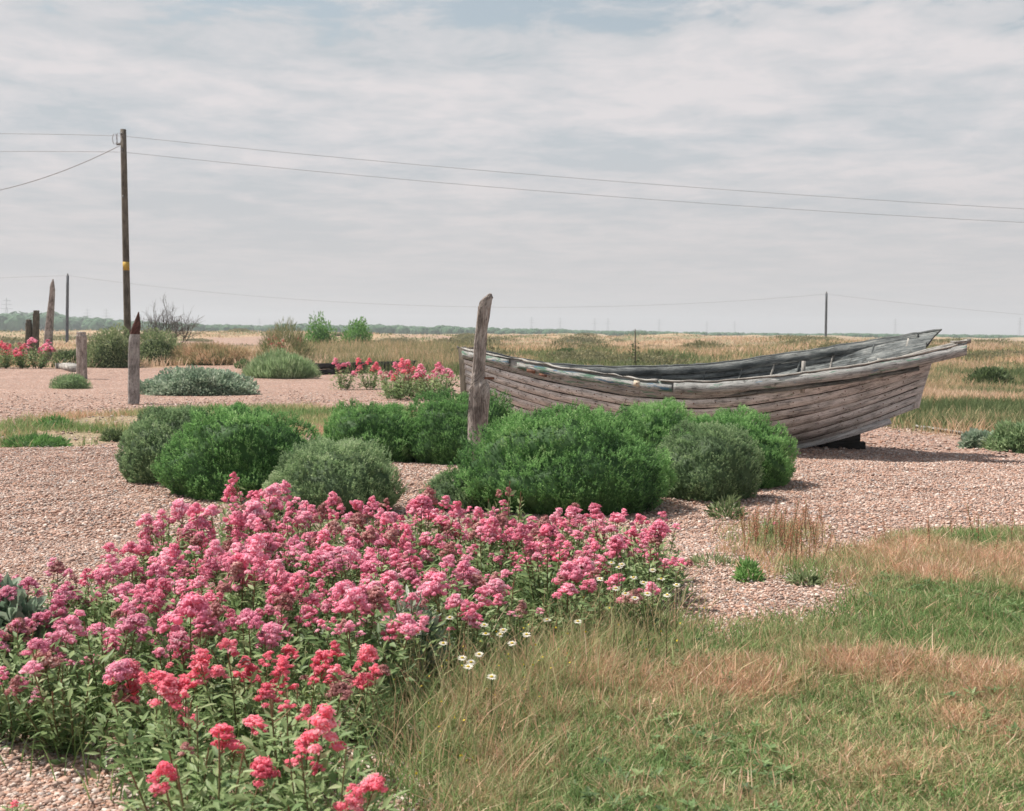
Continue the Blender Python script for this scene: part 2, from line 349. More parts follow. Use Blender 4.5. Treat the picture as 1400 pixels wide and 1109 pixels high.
def tube(path, rad, k=8, ell=None, cap=True, rot=0.0):
    path = np.asarray(path, float); n = len(path); rad = np.broadcast_to(rad, (n,))
    tg = unit(np.gradient(path, axis=0)); ref = np.array([0, 0, 1.0]) if abs(tg[0][2]) < .8 else np.array([1.0, 0, 0])
    a = unit(np.cross(tg, ref)); b = unit(np.cross(tg, a)); th = np.linspace(0, 2*np.pi, k, endpoint=False)+rot
    V = path[:, None]+a[:, None]*(np.cos(th)[None, :, None]*rad[:, None, None])+b[:, None]*(np.sin(th)[None, :, None]*rad[:, None, None]*(ell or 1))
    V = V.reshape(-1, 3); Q = []
    for i in range(n-1):
        for j in range(k): Q.append([i*k+j, i*k+(j+1) % k, (i+1)*k+(j+1) % k, (i+1)*k+j])
    T = []
    if cap:
        V = np.concatenate([V, path[:1], path[-1:]]); c0 = n*k; c1 = n*k+1
        for j in range(k): T.append([c0, (j+1) % k, j]); T.append([c1, (n-1)*k+j, (n-1)*k+(j+1) % k])
    s = np.concatenate([[0], np.cumsum(np.linalg.norm(np.diff(path, axis=0), axis=1))])
    uv = np.stack([np.repeat(s, k), np.tile(th/(2*np.pi)*2*np.pi*rad.mean(), n)], 1)
    if cap: uv = np.concatenate([uv, uv[:1], uv[-1:]])
    return V, np.array(Q), np.array(T).reshape(-1, 3), uv
def bar(A, B, w_, h_, up=(0, 0, 1), uvo=0.0, cuts=1):
    """box bar from A to B, width w_ across, height h_ along up"""
    A = np.asarray(A, float); B = np.asarray(B, float); d = unit(B-A); s = unit(np.cross(d, np.asarray(up, float))); u = unit(np.cross(s, d))
    V = []; uv = []; Ln = np.linalg.norm(B-A); U4 = [0, w_, w_+h_, 2*w_+h_]
    for k in range(cuts+1):
        c = A+(B-A)*k/cuts
        for i, (a, b) in enumerate(((-1, -1), (1, -1), (1, 1), (-1, 1))): V.append(c+s*a*w_/2+u*b*h_/2); uv.append((Ln*k/cuts+uvo, U4[i]+uvo))
    Q = []
    for k in range(cuts):
        for i in range(4): Q.append([k*4+i, k*4+(i+1) % 4, k*4+4+(i+1) % 4, k*4+4+i])
    Q += [[3, 2, 1, 0], [cuts*4+i for i in range(4)]]
    return np.array(V), np.array(Q), uv
ICO_V = None
def ico(sub=0):
    t = (1+5**.5)/2
    V = [(-1, t, 0), (1, t, 0), (-1, -t, 0), (1, -t, 0), (0, -1, t), (0, 1, t), (0, -1, -t), (0, 1, -t), (t, 0, -1), (t, 0, 1), (-t, 0, -1), (-t, 0, 1)]
    Fc = [(0, 11, 5), (0, 5, 1), (0, 1, 7), (0, 7, 10), (0, 10, 11), (1, 5, 9), (5, 11, 4), (11, 10, 2), (10, 7, 6), (7, 1, 8), (3, 9, 4), (3, 4, 2), (3, 2, 6), (3, 6, 8), (3, 8, 9), (4, 9, 5), (2, 4, 11), (6, 2, 10), (8, 6, 7), (9, 8, 1)]
    V = [np.array(v)/np.linalg.norm(v) for v in V]
    for _ in range(sub):
        c = {}; nf = []
        def md(a, b):
            k = (min(a, b), max(a, b))
            if k not in c: v = V[a]+V[b]; V.append(v/np.linalg.norm(v)); c[k] = len(V)-1
            return c[k]
        for a, b, d in Fc:
            x, y, z = md(a, b), md(b, d), md(d, a); nf += [(a, x, z), (b, y, x), (d, z, y), (x, y, z)]
        Fc = nf
    return np.array(V), np.array(Fc)
# ------------------------------------------------------------------ zones (traced on the ground)
LAWN = poly([(480, 1400), (560, 1040), (540, 960), (610, 905), (720, 890), (820, 862), (905, 852), (1000, 868), (1100, 862), (1185, 828), (1200, 790), (1180, 762), (1290, 738), (1420, 722), (1750, 720), (1900, 1000), (1700, 1500)])
WEED = poly([(1000, 740), (1040, 712), (1100, 722), (1140, 760), (1190, 775), (1190, 800), (1120, 808), (1030, 800), (1005, 770)])
BED = poly([(70, 880), (120, 842), (175, 806), (250, 776), (350, 766), (500, 770), (620, 776), (750, 772), (860, 775), (925, 800), (915, 840), (870, 866), (800, 890), (700, 900), (620, 925), (540, 970), (535, 1100), (520, 1300), (180, 1300), (210, 1110), (150, 1062), (40, 1040), (-90, 1000), (-90, 915), (0, 900)])
STRIP = poly([(-250, 592), (-40, 586), (60, 570), (200, 562), (420, 556), (640, 566), (640, 590), (400, 596), (200, 604), (100, 614), (0, 612), (-250, 625)])
HEATH = poly([(-900, 504), (0, 505), (120, 506), (240, 505), (260, 503), (345, 507), (355, 512), (420, 509), (520, 504), (620, 512), (700, 530), (900, 560), (1180, 572), (1240, 584), (1330, 594), (1420, 597), (1600, 600), (2600, 610), (6000, 470), (1400, 461.6), (0, 452.0), (-6000, 415)])
HEATH[-4:] = np.array([[3500, 1500], [3500, 3500], [-3500, 3500], [-3500, 1500]]); HEATH = np.concatenate([HEATH, [[-60, 60.0]]])
def jit(P, sc_, amp, s=0): return (fbm(P[:, 0]*sc_, P[:, 1]*sc_, s)-.5)*2*amp
def hgt(x, y):
    d = np.hypot(x, y)
    z = (fbm(x*.35+9, y*.35, 3, 3)-.5)*.10*sm(2, 9, d)*(1-sm(24, 40, d)*.0)
    z = z+(fbm(x*1.3+4, y*1.3, 13, 3)-.5)*.07*sm(2, 5, d)*(1-sm(20, 30, d))
    far = sm(30, 80, d)
    m_ = fbm(x*.018+3, y*.018+8, 5, 5)-.5
    z = z+far*(m_*4.6)*(1+sm(150, 600, d)*.9)+far*(fbm(x*.11, y*.11, 11, 3)-.5)*.5
    z = z*(1-sm(1200, 2500, d)*.9)-sm(60, 200, d)*.25
    # keep the shrubs, boat and near posts on level ground
    return z
# ------------------------------------------------------------------ ground sheet
def ground():
    a1 = np.linspace(R(-38), R(38), 520); a2 = np.linspace(R(38), R(322), 90)[1:-1]
    an = np.concatenate([a1, a2]); nr = 330; rr = np.geomspace(.6, 4200, nr)
    A, D = np.meshgrid(an, rr); X = np.sin(A)*D; Y = np.cos(A)*D; Z = hgt(X, Y)
    V = np.stack([X, Y, Z], -1).reshape(-1, 3); n = len(an)
    i = np.arange(nr-1)[:, None]*n; j = np.arange(n)[None]; j2 = (j+1) % n
    Q = np.stack([i+j, i+j2, i+n+j2, i+n+j], -1).reshape(-1, 4)[:, ::-1]
    V = np.concatenate([V, [[0, 0, 0]]]); c = len(V)-1
    T = np.stack([np.full(n, c), (np.arange(n)+1) % n, np.arange(n)], 1)[:, ::-1]
    P = V[:, :2]
    lw = sm(-.12, .22, sdist(P, LAWN)+jit(P, 3, .25, 1)); lw = np.maximum(lw, .6*sm(-.1, .2, sdist(P, WEED)+jit(P, 4, .2, 2)))
    lw = np.maximum(lw, .85*sm(-.1, .35, sdist(P, BED))); lw = np.maximum(lw, .75*sm(-.2, .4, sdist(P, STRIP)+jit(P, 1.2, .6, 4)-.1))
    ht = sm(-.5, 1.0, sdist(P, HEATH)+jit(P, .5, 1.2, 6))
    dd = np.hypot(P[:, 0], P[:, 1])
    bare = sm(.63, .68, fbm(P[:, 0]*.03+5, P[:, 1]*.011+2, 21, 4))*sm(60, 110, dd)*(1-sm(400, 700, dd))
    zone = np.stack([lw, ht*(1-bare*.9), np.zeros(len(P))], 1)
    o = mk('ground', V, [Q, T], MT['ground'], smooth=True, zone=zone); tag(o, kind='structure')
ground()
# ------------------------------------------------------------------ pebbles
def pebbles():
    rng = np.random.default_rng(5)
    def batch(n, r0, r1, amax, s0, s1, sub):
        d = np.sqrt(rng.uniform(r0**2, r1**2, n)); a = rng.uniform(-amax, amax, n); P = np.stack([np.sin(a)*d, np.cos(a)*d], 1)
        keep = (sdist(P, LAWN)+jit(P, 3, .25, 1) < rng.uniform(-.1, .25, n)) & (sdist(P, BED) < rng.uniform(0, .4, n)) & (sdist(P, HEATH) < 0)
        keep &= ~((sdist(P, WEED) > 0) & (rng.random(n) < .5)); keep &= ~((sdist(P, STRIP) > .2) & (rng.random(n) < .5))
        keep &= (rng.random(n) > sm(18, 33, d)); P = P[keep]; n = len(P); iv, jf = ico(sub)
        s = rng.uniform(s0, s1, n)*np.exp(rng.normal(0, .28, n))
        sc3 = np.stack([s*rng.uniform(.8, 1.25, n), s*rng.uniform(.65, 1.0, n), s*rng.uniform(.38, .65, n)], 1)
        V = iv[None]*(1+rng.uniform(-.24, .2, (n, len(iv), 1)))*sc3[:, None]
        th = rng.uniform(0, 6.28, n); tl = rng.normal(0, .35, n); c, s_ = np.cos(tl)[:, None], np.sin(tl)[:, None]
        x, z = V[..., 0]*c-V[..., 2]*s_, V[..., 0]*s_+V[..., 2]*c; y = V[..., 1]
        c, s_ = np.cos(th)[:, None], np.sin(th)[:, None]; V = np.stack([x*c-y*s_, x*s_+y*c, z], -1)
        z0 = hgt(P[:, 0], P[:, 1])+sc3[:, 2]*rng.uniform(.1, .8, n)
        V = V+np.stack([P[:, 0], P[:, 1], z0], 1)[:, None]
        T = (jf[None]+(np.arange(n)*len(iv))[:, None, None]).reshape(-1, 3)
        t = np.repeat(rng.random(n), len(iv)); return V.reshape(-1, 3), T, t
    mb = MB()
    for a in ((60000, 3.2, 5.0, R(33), .0062, .0095, 1), (30000, 3.2, 5.2, R(33), .004, .006, 0), (170000, 5.0, 9.0, R(31), .0068, .0095, 0), (170000, 9.0, 16, R(31), .0088, .0125, 0), (60000, 16, 34, R(31), .014, .020, 0), (700, 3.4, 24, R(31), .017, .024, 1)):
        V, T, t = batch(*a); mb.add(V, T=T, tone=t)
    o = mb.build('pebbles', MT['pebble'], smooth=True); tag(o, 'loose pinkish flint pebbles covering the shingle', 'pebbles', kind='stuff')
pebbles()
# ------------------------------------------------------------------ grass
REDP = [((870, 950), 150, 40, .62), ((1010, 935), 120, 26, .8), ((1210, 925), 130, 24, 1.0), ((1330, 945), 90, 30, .7), ((670, 1010), 80, 50, .45), ((780, 1000), 70, 35, .45), ((1290, 780), 150, 36, 1.0), ((1380, 800), 60, 40, .9), ((1350, 1000), 70, 30, .5), ((900, 1010), 90, 30, .5), ((1080, 770), 80, 40, .8), ((760, 880), 100, 22, .3), ((1150, 1050), 120, 25, .35), ((960, 1090), 140, 20, .3)]
REDW = []
for (c, rx_, ry_, a) in REDP:
    p = at(*c); q = at(c[0]+rx_, c[1]); r_ = at(c[0], c[1]-ry_); REDW.append((p[:2], abs(q[0]-p[0]), abs(r_[1]-p[1]), a))
def redness(P):
    v = np.zeros(len(P))
    for c, rx_, ry_, a in REDW:
        e = np.sqrt(((P[:, 0]-c[0])/rx_)**2+((P[:, 1]-c[1])/ry_)**2)+jit(P, 3.5, .45, 8); v = np.maximum(v, a*(1-sm(.5, 1.25, e)))
    return v
def scatter(rng, n, Q, soft, seed, r1=16, r0=3.0, amax=R(33)):
    d = np.sqrt(rng.uniform(r0**2, r1**2, n)); a = rng.uniform(-amax, amax, n); P = np.stack([np.sin(a)*d, np.cos(a)*d], 1)
    s = sdist(P, Q)+jit(P, 3, .25, seed); return P[rng.uniform(-soft*.5, soft, len(P)) < s]
def P3(P): return np.column_stack([P, hgt(P[:, 0], P[:, 1])])
TALL = poly([(520, 1109), (530, 960), (600, 905), (720, 880), (830, 852), (900, 850), (905, 890), (850, 960), (700, 1010), (620, 1109)])
def lawn():
    rng = np.random.default_rng(11)
    P = scatter(rng, 760000, LAWN, .5, 1, r1=9.6); P = P[sdist(P, BED) < .1]
    n = len(P); red = redness(P); lo = fbm(P[:, 0]*1.6, P[:, 1]*1.6, 30, 4); hi = fbm(P[:, 0]*6, P[:, 1]*6, 33, 3)
    tall = sm(-.1, .5, sdist(P, TALL)); dist = np.hypot(P[:, 0], P[:, 1])
    mown = sm(5.4, 4.2, dist)*sm(.0, .8, P[:, 0])
    h = (.03+.06*hi+.035*red)*(1-.35*mown)*np.exp(rng.normal(0, .25, n))+tall*rng.uniform(.02, .12, n)
    tone = .19+.62*(lo-.42)+.50*red+rng.normal(0, .17, n)-.02*tall+.25*(hi-.5)+.34*(vn(P[:, 0]*17, P[:, 1]*13, 35)-.5)
    dead = rng.random(n) < .10+.1*mown; tone = np.where(dead, rng.uniform(.5, 1, n), tone)
    tone = np.maximum(tone, rng.uniform(.0, .12, n))
    V, Q, t = ribbons(rng, P3(P), h, .0034*(1+.10*dist)*np.exp(rng.normal(0, .25, n)), rng.uniform(0, .9, n)+.6*mown*rng.random(n), rng.uniform(-.5, .9, n), tone, segs=2, tipt=.08)
    o = mk('grass', V, Q, MT['grass'], tone=t); tag(o, 'short green and russet grass in the foreground lawn', 'grass', kind='stuff')
    # seed stalks: reddish bents and taller grasses
    P = scatter(rng, 70000, LAWN, .5, 1, r1=9.6); red = redness(P); tall = sm(-.15, .4, sdist(P, TALL))
    P = P[rng.random(len(P)) < .03+.75*red+.34*tall]; P = P[sdist(P, BED) < .15]
    n = len(P); red = redness(P); tall = sm(-.15, .4, sdist(P, TALL)); dist = np.hypot(P[:, 0], P[:, 1])
    h = rng.uniform(.04, .12, n)+tall*rng.uniform(.02, .15, n)
    tone = np.clip(.56+.36*red+rng.normal(0, .12, n)-.05*tall, 0, 1)
    V, Q, t = ribbons(rng, P3(P), h, .0030*(1+.1*dist)*np.exp(rng.normal(0, .25, n)), rng.uniform(0, .5, n), rng.uniform(-.1, .4, n), tone, prof=(.25, .22, .25, .9, 1, .1), segs=5, tipt=.05)
    o = mk('seeding_grass', V, Q, MT['grass'], tone=t); tag(o, 'thin russet seed heads standing above the lawn', 'grass', kind='stuff')
    # long fine grass at the flower bed edge
    P = scatter(rng, 60000, TALL, .3, 2, r1=9); P = P[rng.random(len(P)) < .8]; n = len(P); dist = np.hypot(P[:, 0], P[:, 1])
    V, Q, t = ribbons(rng, P3(P), rng.uniform(.12, .34, n), .0026*(1+.12*dist), rng.uniform(0, .35, n), rng.uniform(.0, .7, n), np.clip(rng.normal(.46, .17, n), 0, 1), segs=4, tipt=.12)
    o = mk('long_grass', V, Q, MT['grass'], tone=t); tag(o, 'long pale grass along the edge of the flower bed', 'grass', kind='stuff')
    # sparse grass in the bed, the weed patch and the far strip
    mb = MB()
    P = scatter(rng, 60000, BED, .2, 3, r1=9.5); P = P[rng.random(len(P)) < .35]; n = len(P)
    mb.add(*(lambda r: (r[0], r[1], None, r[2]))(ribbons(rng, P3(P), rng.uniform(.1, .3, n), np.full(n, .006), rng.uniform(0, .5, n), rng.uniform(0, .6, n), rng.uniform(0, .35, n), segs=3)))
    P = scatter(rng, 130000, WEED, .3, 2, r1=10); n = len(P); 
    cl = fbm(P[:, 0]*3.3, P[:, 1]*3.3, 50); P = P[(cl > .42) & (rng.random(n) < .9)]; n = len(P); g_ = fbm(P[:, 0]*2.2, P[:, 1]*2.2, 52)
    mb.add(*(lambda r: (r[0], r[1], None, r[2]))(ribbons(rng, P3(P), rng.uniform(.03, .13, n), np.full(n, .007), rng.uniform(0, .5, n), rng.uniform(0, .6, n), np.clip(.9*g_+rng.normal(.12, .15, n), 0, 1), segs=2)))
    P = scatter(rng, 260000, STRIP, .8, 4, r1=25, r0=12); n = len(P); cl = fbm(P[:, 0]*.9, P[:, 1]*.9, 60); P = P[(cl > .40) & (rng.random(n) < .75)]; n = len(P); g_ = fbm(P[:, 0]*.8, P[:, 1]*.8, 62)
    mb.add(*(lambda r: (r[0], r[1], None, r[2]))(ribbons(rng, P3(P), rng.uniform(.04, .17, n), np.full(n, .014), rng.uniform(0, .5, n), rng.uniform(0, .6, n), np.clip(1.1*g_+rng.normal(-.05, .15, n), 0, 1), segs=2)))
    o = mb.build('sparse_grass', MT['grass']); tag(o, 'sparse tufts of grass growing through the shingle', 'grass', kind='stuff')
lawn()
def heath():
    rng = np.random.default_rng(21); mb = MB()
    def band(n, r0, r1, h0, h1, wd, soft, amax=R(30)):
        u = rng.random(n); d = 1/((1-u)/r0+u/r1) if r1 > 60 else np.sqrt(rng.uniform(r0**2, r1**2, n))
        a = rng.uniform(-amax, amax, n); P = np.stack([np.sin(a)*d, np.cos(a)*d], 1); s = sdist(P, HEATH)+jit(P, .5, 1.0, 6)
        P = P[s > rng.uniform(-.3, soft, n)]; n = len(P); d = np.hypot(P[:, 0], P[:, 1])
        bare = sm(.63, .68, fbm(P[:, 0]*.03+5, P[:, 1]*.011+2, 21, 4))*sm(60, 110, d); P = P[rng.random(n) > bare]; n = len(P); d = np.hypot(P[:, 0], P[:, 1])
        g_ = .55*fbm(P[:, 0]*.09, P[:, 1]*.09, 70, 4)+.45*fbm(P[:, 0]*.5, P[:, 1]*.5, 72, 4)
        nearright = sm(4, 7, P[:, 0])*sm(34, 22, d)
        tone = np.clip(.50+5.0*(g_-.49)+rng.normal(0, .15, n)-.28*nearright, 0, 1)
        h = rng.uniform(h0, h1, n)*(.6+.9*g_)
        V, Q, t = ribbons(rng, P3(P), h, np.full(n, 1.0)*wd*d/20, rng.uniform(0, .4, n), rng.uniform(0, .6, n), tone, segs=2, tipt=.1); mb.add(V, Q, None, t)
    band(190000, 15, 34, .10, .34, .020, .8)
    band(130000, 34, 75, .15, .48, .016, 1.0)
    band(150000, 75, 700, .2, .55, .016, 1.0)
    Q_ = poly([(415, 514), (640, 514), (640, 480), (415, 480)]); P = rng.uniform(Q_.min(0), Q_.max(0), (60000, 2)); P = P[(sdist(P, Q_)+jit(P, .4, 2, 5) > 0)][:26000]; n = len(P); g_ = fbm(P[:, 0]*.4, P[:, 1]*.4, 80, 3)
    V, Q, t = ribbons(rng, P3(P), rng.uniform(.3, .8, n)*(.5+g_), np.full(n, .02), rng.uniform(0, .25, n), rng.uniform(0, .4, n), np.clip(.26+1.4*(g_-.5)+rng.normal(0, .14, n), 0, 1), segs=3, tipt=.15); mb.add(V, Q, None, t)
    o = mb.build('heath_grass', MT['heath']); tag(o, 'tawny and green heath grass behind the boat', 'grass', kind='stuff')
heath()
# ------------------------------------------------------------------ clipped-dome shrubs
def shrub(name, x0, x1, yt, yb, label, m='shrub', depth=1.0, seed=1, dens=1.0, tb=0.0, squat=2.3, ln=1.0):
    rng = np.random.default_rng(seed); pf = at((x0+x1)/2, yb); Yf = pf[1]; r_ = (x1-x0)/2/F*Yf; r_ = (x1-x0)/2/F*(Yf+r_*depth*.9)
    cy_ = Yf+r_*depth*.96; cx_ = ((x0+x1)/2-700)/F*cy_; rz = z_for(cx_, cy_-r_*depth*.15, yt)-.045; ry = r_*depth
    n = int(2500*dens*(r_*ry*3+(r_+ry)*rz*2.2)); n = min(n, 17000)
    u = rng.uniform(-.04, 1, n)**1.0; th = rng.uniform(0, 6.2832, n); c = np.sqrt(1-np.clip(u, 0, 1)**2)
    d = np.stack([np.cos(th)*c, np.sin(th)*c, u], 1)
    e = squat; rr = (np.abs(d[:, 0])**2+np.abs(d[:, 1])**2)**.5
    k = (rr**e+np.abs(d[:, 2])**e)**(-1/e)              # superellipsoid
    f = .86+.30*fbm(th*1.4+seed*3, u*2.6+seed, seed, 3)*np.clip(c*2, .3, 1)+.05*vn(d[:, 0]*7+9, d[:, 1]*7+u*5, seed+3)
    lob = fbm(d[:, 0]*2.6+seed*5, d[:, 1]*2.6+d[:, 2]*3.1, seed+9, 2); f = f*(.86+.28*lob)
    und = 1-.16*np.clip(.22-u, 0, 1)/.22                # tucks in at the ground
    S = d*k[:, None]*f[:, None]; P = np.stack([S[:, 0]*r_*und, S[:, 1]*ry*und, np.maximum(S[:, 2], 0)*rz+.015], 1)
    clp = vn(P[:, 0]*13+5, P[:, 1]*13+P[:, 2]*13, seed+41); P *= (1-rng.uniform(0, .06, n)-.10*(1-sm(.25, .6, clp)))[:, None]
    nm = unit(np.stack([P[:, 0]/r_**2, P[:, 1]/ry**2, P[:, 2]/rz**2], 1)); up = np.array([0, 0, 1.0])
    A = unit(nm*.75+up*.65+rng.normal(0, .24, (n, 3)))
    mb = MB(); lt = rng.uniform(.03, .062, n)*ln
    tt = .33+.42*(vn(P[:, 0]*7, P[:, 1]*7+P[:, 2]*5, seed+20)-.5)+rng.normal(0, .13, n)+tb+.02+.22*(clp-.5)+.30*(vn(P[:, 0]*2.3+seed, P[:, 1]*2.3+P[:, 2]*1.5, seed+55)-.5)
    kk = 8
    for j in range(kk):
        f_ = (j+.5)/kk; ph = rng.uniform(0, 6.28, n); rnd = rng.normal(0, 1, (n, 3)); sd = unit(np.cross(A, rnd))
        B = P+A*(lt*f_)[:, None]; D = unit(A*(.35+.5*f_)+sd*1.0); S2 = unit(np.cross(D, rnd)); l2 = (.021*(1-.35*f_)*ln)*rng.uniform(.7, 1.2, n); wq = .0078*(1+.3*rng.random(n))
        V = np.stack([B-S2*wq[:, None]*.5, B+S2*wq[:, None]*.5, B+D*l2[:, None]], 1).reshape(-1, 3)
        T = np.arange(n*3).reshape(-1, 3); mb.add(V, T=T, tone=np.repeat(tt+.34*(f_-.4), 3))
    iv, jf = ico(4); z0 = np.maximum(iv[:, 2], -.05); c = np.hypot(iv[:, 0], iv[:, 1]); kq = (c**e+np.abs(z0)**e)**(-1/e)
    th2 = np.arctan2(iv[:, 1], iv[:, 0]) % 6.2832
    f2 = .86+.30*fbm(th2*1.4+seed*3, z0*2.6+seed, seed, 3)*np.clip(c*2, .3, 1); lob = fbm(iv[:, 0]*2.6+seed*5, iv[:, 1]*2.6+z0*3.1, seed+9, 2); f2 = f2*(.86+.28*lob)*.88
    und = 1-.16*np.clip(.22-z0, 0, 1)/.22
    Vc = np.stack([iv[:, 0]*kq*f2*r_*und, iv[:, 1]*kq*f2*ry*und, z0*kq*f2*rz], 1)*(1+rng.uniform(-.03, .03, (len(iv), 1)))
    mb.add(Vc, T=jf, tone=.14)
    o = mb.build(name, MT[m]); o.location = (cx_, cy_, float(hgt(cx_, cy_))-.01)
    tag(o, label, 'shrub', 'green domed shrubs on the shingle'); return o
SH = [
 (163, 300, 556, 667, 'grey-green shrub at the far left, half behind the widest left shrub', 'shrubgrey', 1.0, 31, -.02),
 (222, 442, 553, 690, 'broad bright green domed shrub left of the wooden post, behind the smaller round one', 'shrub', .9, 32, .02),
 (357, 550, 598, 712, 'small smooth round olive green shrub just behind the pink flowers', 'shrubgrey', .9, 33, .06),
 (440, 580, 548, 634, 'green shrub farthest left of the pair behind the wooden post', 'shrub', .9, 34, -.02),
 (545, 720, 534, 636, 'dark green shrub directly behind the tall driftwood post', 'shrub', .8, 35, -.04),
 (632, 915, 553, 708, 'largest green domed shrub right of the driftwood post', 'shrub', .8, 36, .02),
 (578, 690, 640, 698, 'low straggly olive shrub at the foot of the largest shrub', 'shrubgrey', .9, 37, .04),
 (826, 965, 546, 640, 'green shrub against the middle of the boat hull', 'shrub', .9, 38, .06),
 (925, 1088, 560, 671, 'rounded bright green shrub nearest the boat keel', 'shrub', .9, 39, .02),
 (895, 1040, 583, 690, 'dusty grey-green shrub in front of the rightmost dome', 'shrubgrey', .9, 40, 0.0)]
for i, s in enumerate(SH): shrub('domed_shrub', s[0], s[1], s[2], s[3], s[4], s[5], s[6], s[7], 1.0, s[8])
# ------------------------------------------------------------------ boat
def boat():
    root_p = at(950, 612); 
    A0 = np.array([-0.62, 18.1]); A1 = np.array([5.12, 14.75]); ax = unit(A1-A0); LK = np.linalg.norm(A1-A0); nrm = np.array([ax[1], -ax[0]])  # towards camera side
    nrm = nrm if nrm[1] < 0 else -nrm
    npx = [600, 640, 700, 760, 820, 880, 920, 980, 1050, 1150, 1200, 1250, 1325, 1400]; npy = [472, 479, 490, 501, 510, 519, 522, 522.5, 516, 504, 495.5, 486, 469, 452]
    fpx = [600, 640, 700, 750, 800, 860, 900, 960, 1000, 1100, 1200, 1283, 1400]; fpy = [470, 476, 489, 497, 501, 502, 501, 498.5, 495, 480.5, 465.5, 452, 432]
    OV = .62
    def hb(u): return 1.04*(1-np.abs((u-.50)/.54)**2.3)**.9*(1) if abs(u-.5) < .54 else 0.0
    def half(u, side):
        b = max(hb(u), 0.0); b = max(b, .05)
        if u > .8: b = max(b, .30 if side > 0 else .34)*1.0
        return b
    def zk(u): return -.03+.64*max(0, (u-.66)/.34)**1.55+.14*max(0, (.18-u)/.18)**1.6
    nu = 72; US = np.linspace(0, 1, nu)
    def gun(u, side):
        s = u*(LK+OV)-.03*(1-u) if side > 0 else u*(LK+OV-.42)
        b = half(u, side); p = A0+ax*s+nrm*b*side
        px = proj((p[0], p[1], 1.2))[0]; py = np.interp(px, npx if side > 0 else fpx, npy if side > 0 else fpy)
        z = z_for(p[0], p[1], py); return np.array([p[0], p[1], z]), s, b
    G1 = [[gun(u, sd) for u in US] for sd in (1, -1)]
    def sect(iu, v, side):
        u = US[iu]; v = max(v, 0)**(.55+.45*min(1, u/.45)); g_, sg, b = G1[0 if side > 0 else 1][iu]; k = zk(u); rk = .38*v if v < .845 else .32+.68*(v-.845)/.155; s = u*LK*(1-rk)+sg*rk
        mid = max(0, 1-abs((u-.48)/.5)**2.2); th = v*math.pi/2
        o1 = math.sin(th)**.85; h1 = (1-math.cos(th))**.80
        o2 = v**.95; h2 = v**1.05
        o = b*(o1*mid+o2*(1-mid)); h = h1*mid+h2*(1-mid)
        if u > .8: # lower strakes close on the stem, the sheer stays open
            cl = (u-.8)/.2; bn = max(hb(u), .05)*(1-cl)+.045*cl; o = (bn+(b-bn)*v**5)*(o1*mid+o2*(1-mid))
        if u < .1: o = max(o, .035)
        p = A0+ax*s+nrm*o*side; return np.array([p[0], p[1], k+(g_[2]-k)*h])
    root = empty('wooden_boat', (float(A0[0]+A1[0])/2, float(A0[1]+A1[1])/2, 0))
    O = np.array(root.location)
    tag(root, 'derelict grey clinker rowing boat with peeling paint resting on the shingle', 'boat')
    def grid(side, vs):
        return np.array([[sect(i, v, side) for v in vs] for i in range(nu)])
    ns = 8; vb = np.linspace(.02, 1, ns+1)**.92
    vb[0] = 0
    vb = np.array([0, .15, .285, .41, .525, .635, .74, .845, 1.0])
    rng = np.random.default_rng(3)
    for side, nm_ in ((1, 'near'), (-1, 'far')):
        mb = MB(); mbs = MB()
        for k in range(ns):
            v0, v1 = vb[k], vb[k+1]; vs = [max(v0-.022, 0), (v0+v1)/2, v1]
            Gd = grid(side, vs); a = Gd[:, 0]; m_ = Gd[:, 1]; b = Gd[:, 2]
            tgt = unit(np.gradient(m_, axis=0)); cr_ = unit(b-a); no = unit(np.cross(tgt, cr_)); 
            if (no.mean(0)[:2]@nrm)*side < 0: no = -no
            wob = .004*np.sin(US*23+k*5)[:, None]
            oa = a+no*(.036+wob); om = m_+no*.018; ob = b+no*.004; ia = a+no*.008; im = m_-no*.004; ib = b-no*.016
            V = np.stack([oa, om, ob, ib, im, ia], 1); L6 = 6
            Sx = np.concatenate([[0], np.cumsum(np.linalg.norm(np.diff(m_, axis=0), axis=1))])
            wdt = np.linalg.norm(b-a, axis=1).mean()
            uvr = [0, .5*wdt, wdt, wdt+.02, 1.5*wdt, 2*wdt]
            uv = np.stack([np.repeat(Sx[:, None], 6, 1), np.tile(np.array(uvr)+k*.7+(3 if side < 0 else 0), (nu, 1))], -1)
            Q = []
            i0, i1 = 0, nu-1
            if side > 0 and k == 7: i1 = nu-1
            if k < 7: i1 = nu-1-0
            for i in range(i0, i1):
                for j in range(6):
                    q = [i*6+j, i*6+(j+1) % 6, (i+1)*6+(j+1) % 6, (i+1)*6+j]; Q.append(q if side > 0 else q[::-1])
            for i in (i0, i1): Q += [[i*6, i*6+1, i*6+4, i*6+5], [i*6+1, i*6+2, i*6+3, i*6+4]]
            (mbs if k == 7 else mb).add((V-O).reshape(-1, 3), Q, uv=uv.reshape(-1, 2))
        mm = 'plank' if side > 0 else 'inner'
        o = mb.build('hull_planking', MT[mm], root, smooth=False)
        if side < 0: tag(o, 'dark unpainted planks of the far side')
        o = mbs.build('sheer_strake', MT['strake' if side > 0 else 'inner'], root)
        if side > 0: tag(o, 'uppermost near plank with flaking green and blue paint')
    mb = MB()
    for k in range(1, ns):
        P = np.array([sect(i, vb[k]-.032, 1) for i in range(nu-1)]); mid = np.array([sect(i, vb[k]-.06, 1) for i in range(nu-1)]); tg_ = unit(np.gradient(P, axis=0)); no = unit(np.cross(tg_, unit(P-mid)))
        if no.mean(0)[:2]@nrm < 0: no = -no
        V, Q, T, uv = tube(P+no*(.022+.004*np.sin(US[:-1, None]*31+k))-O, .0065+.003*np.sin(US[:-1]*47+k*2), 4); mb.add(V, Q, T, uv=uv)
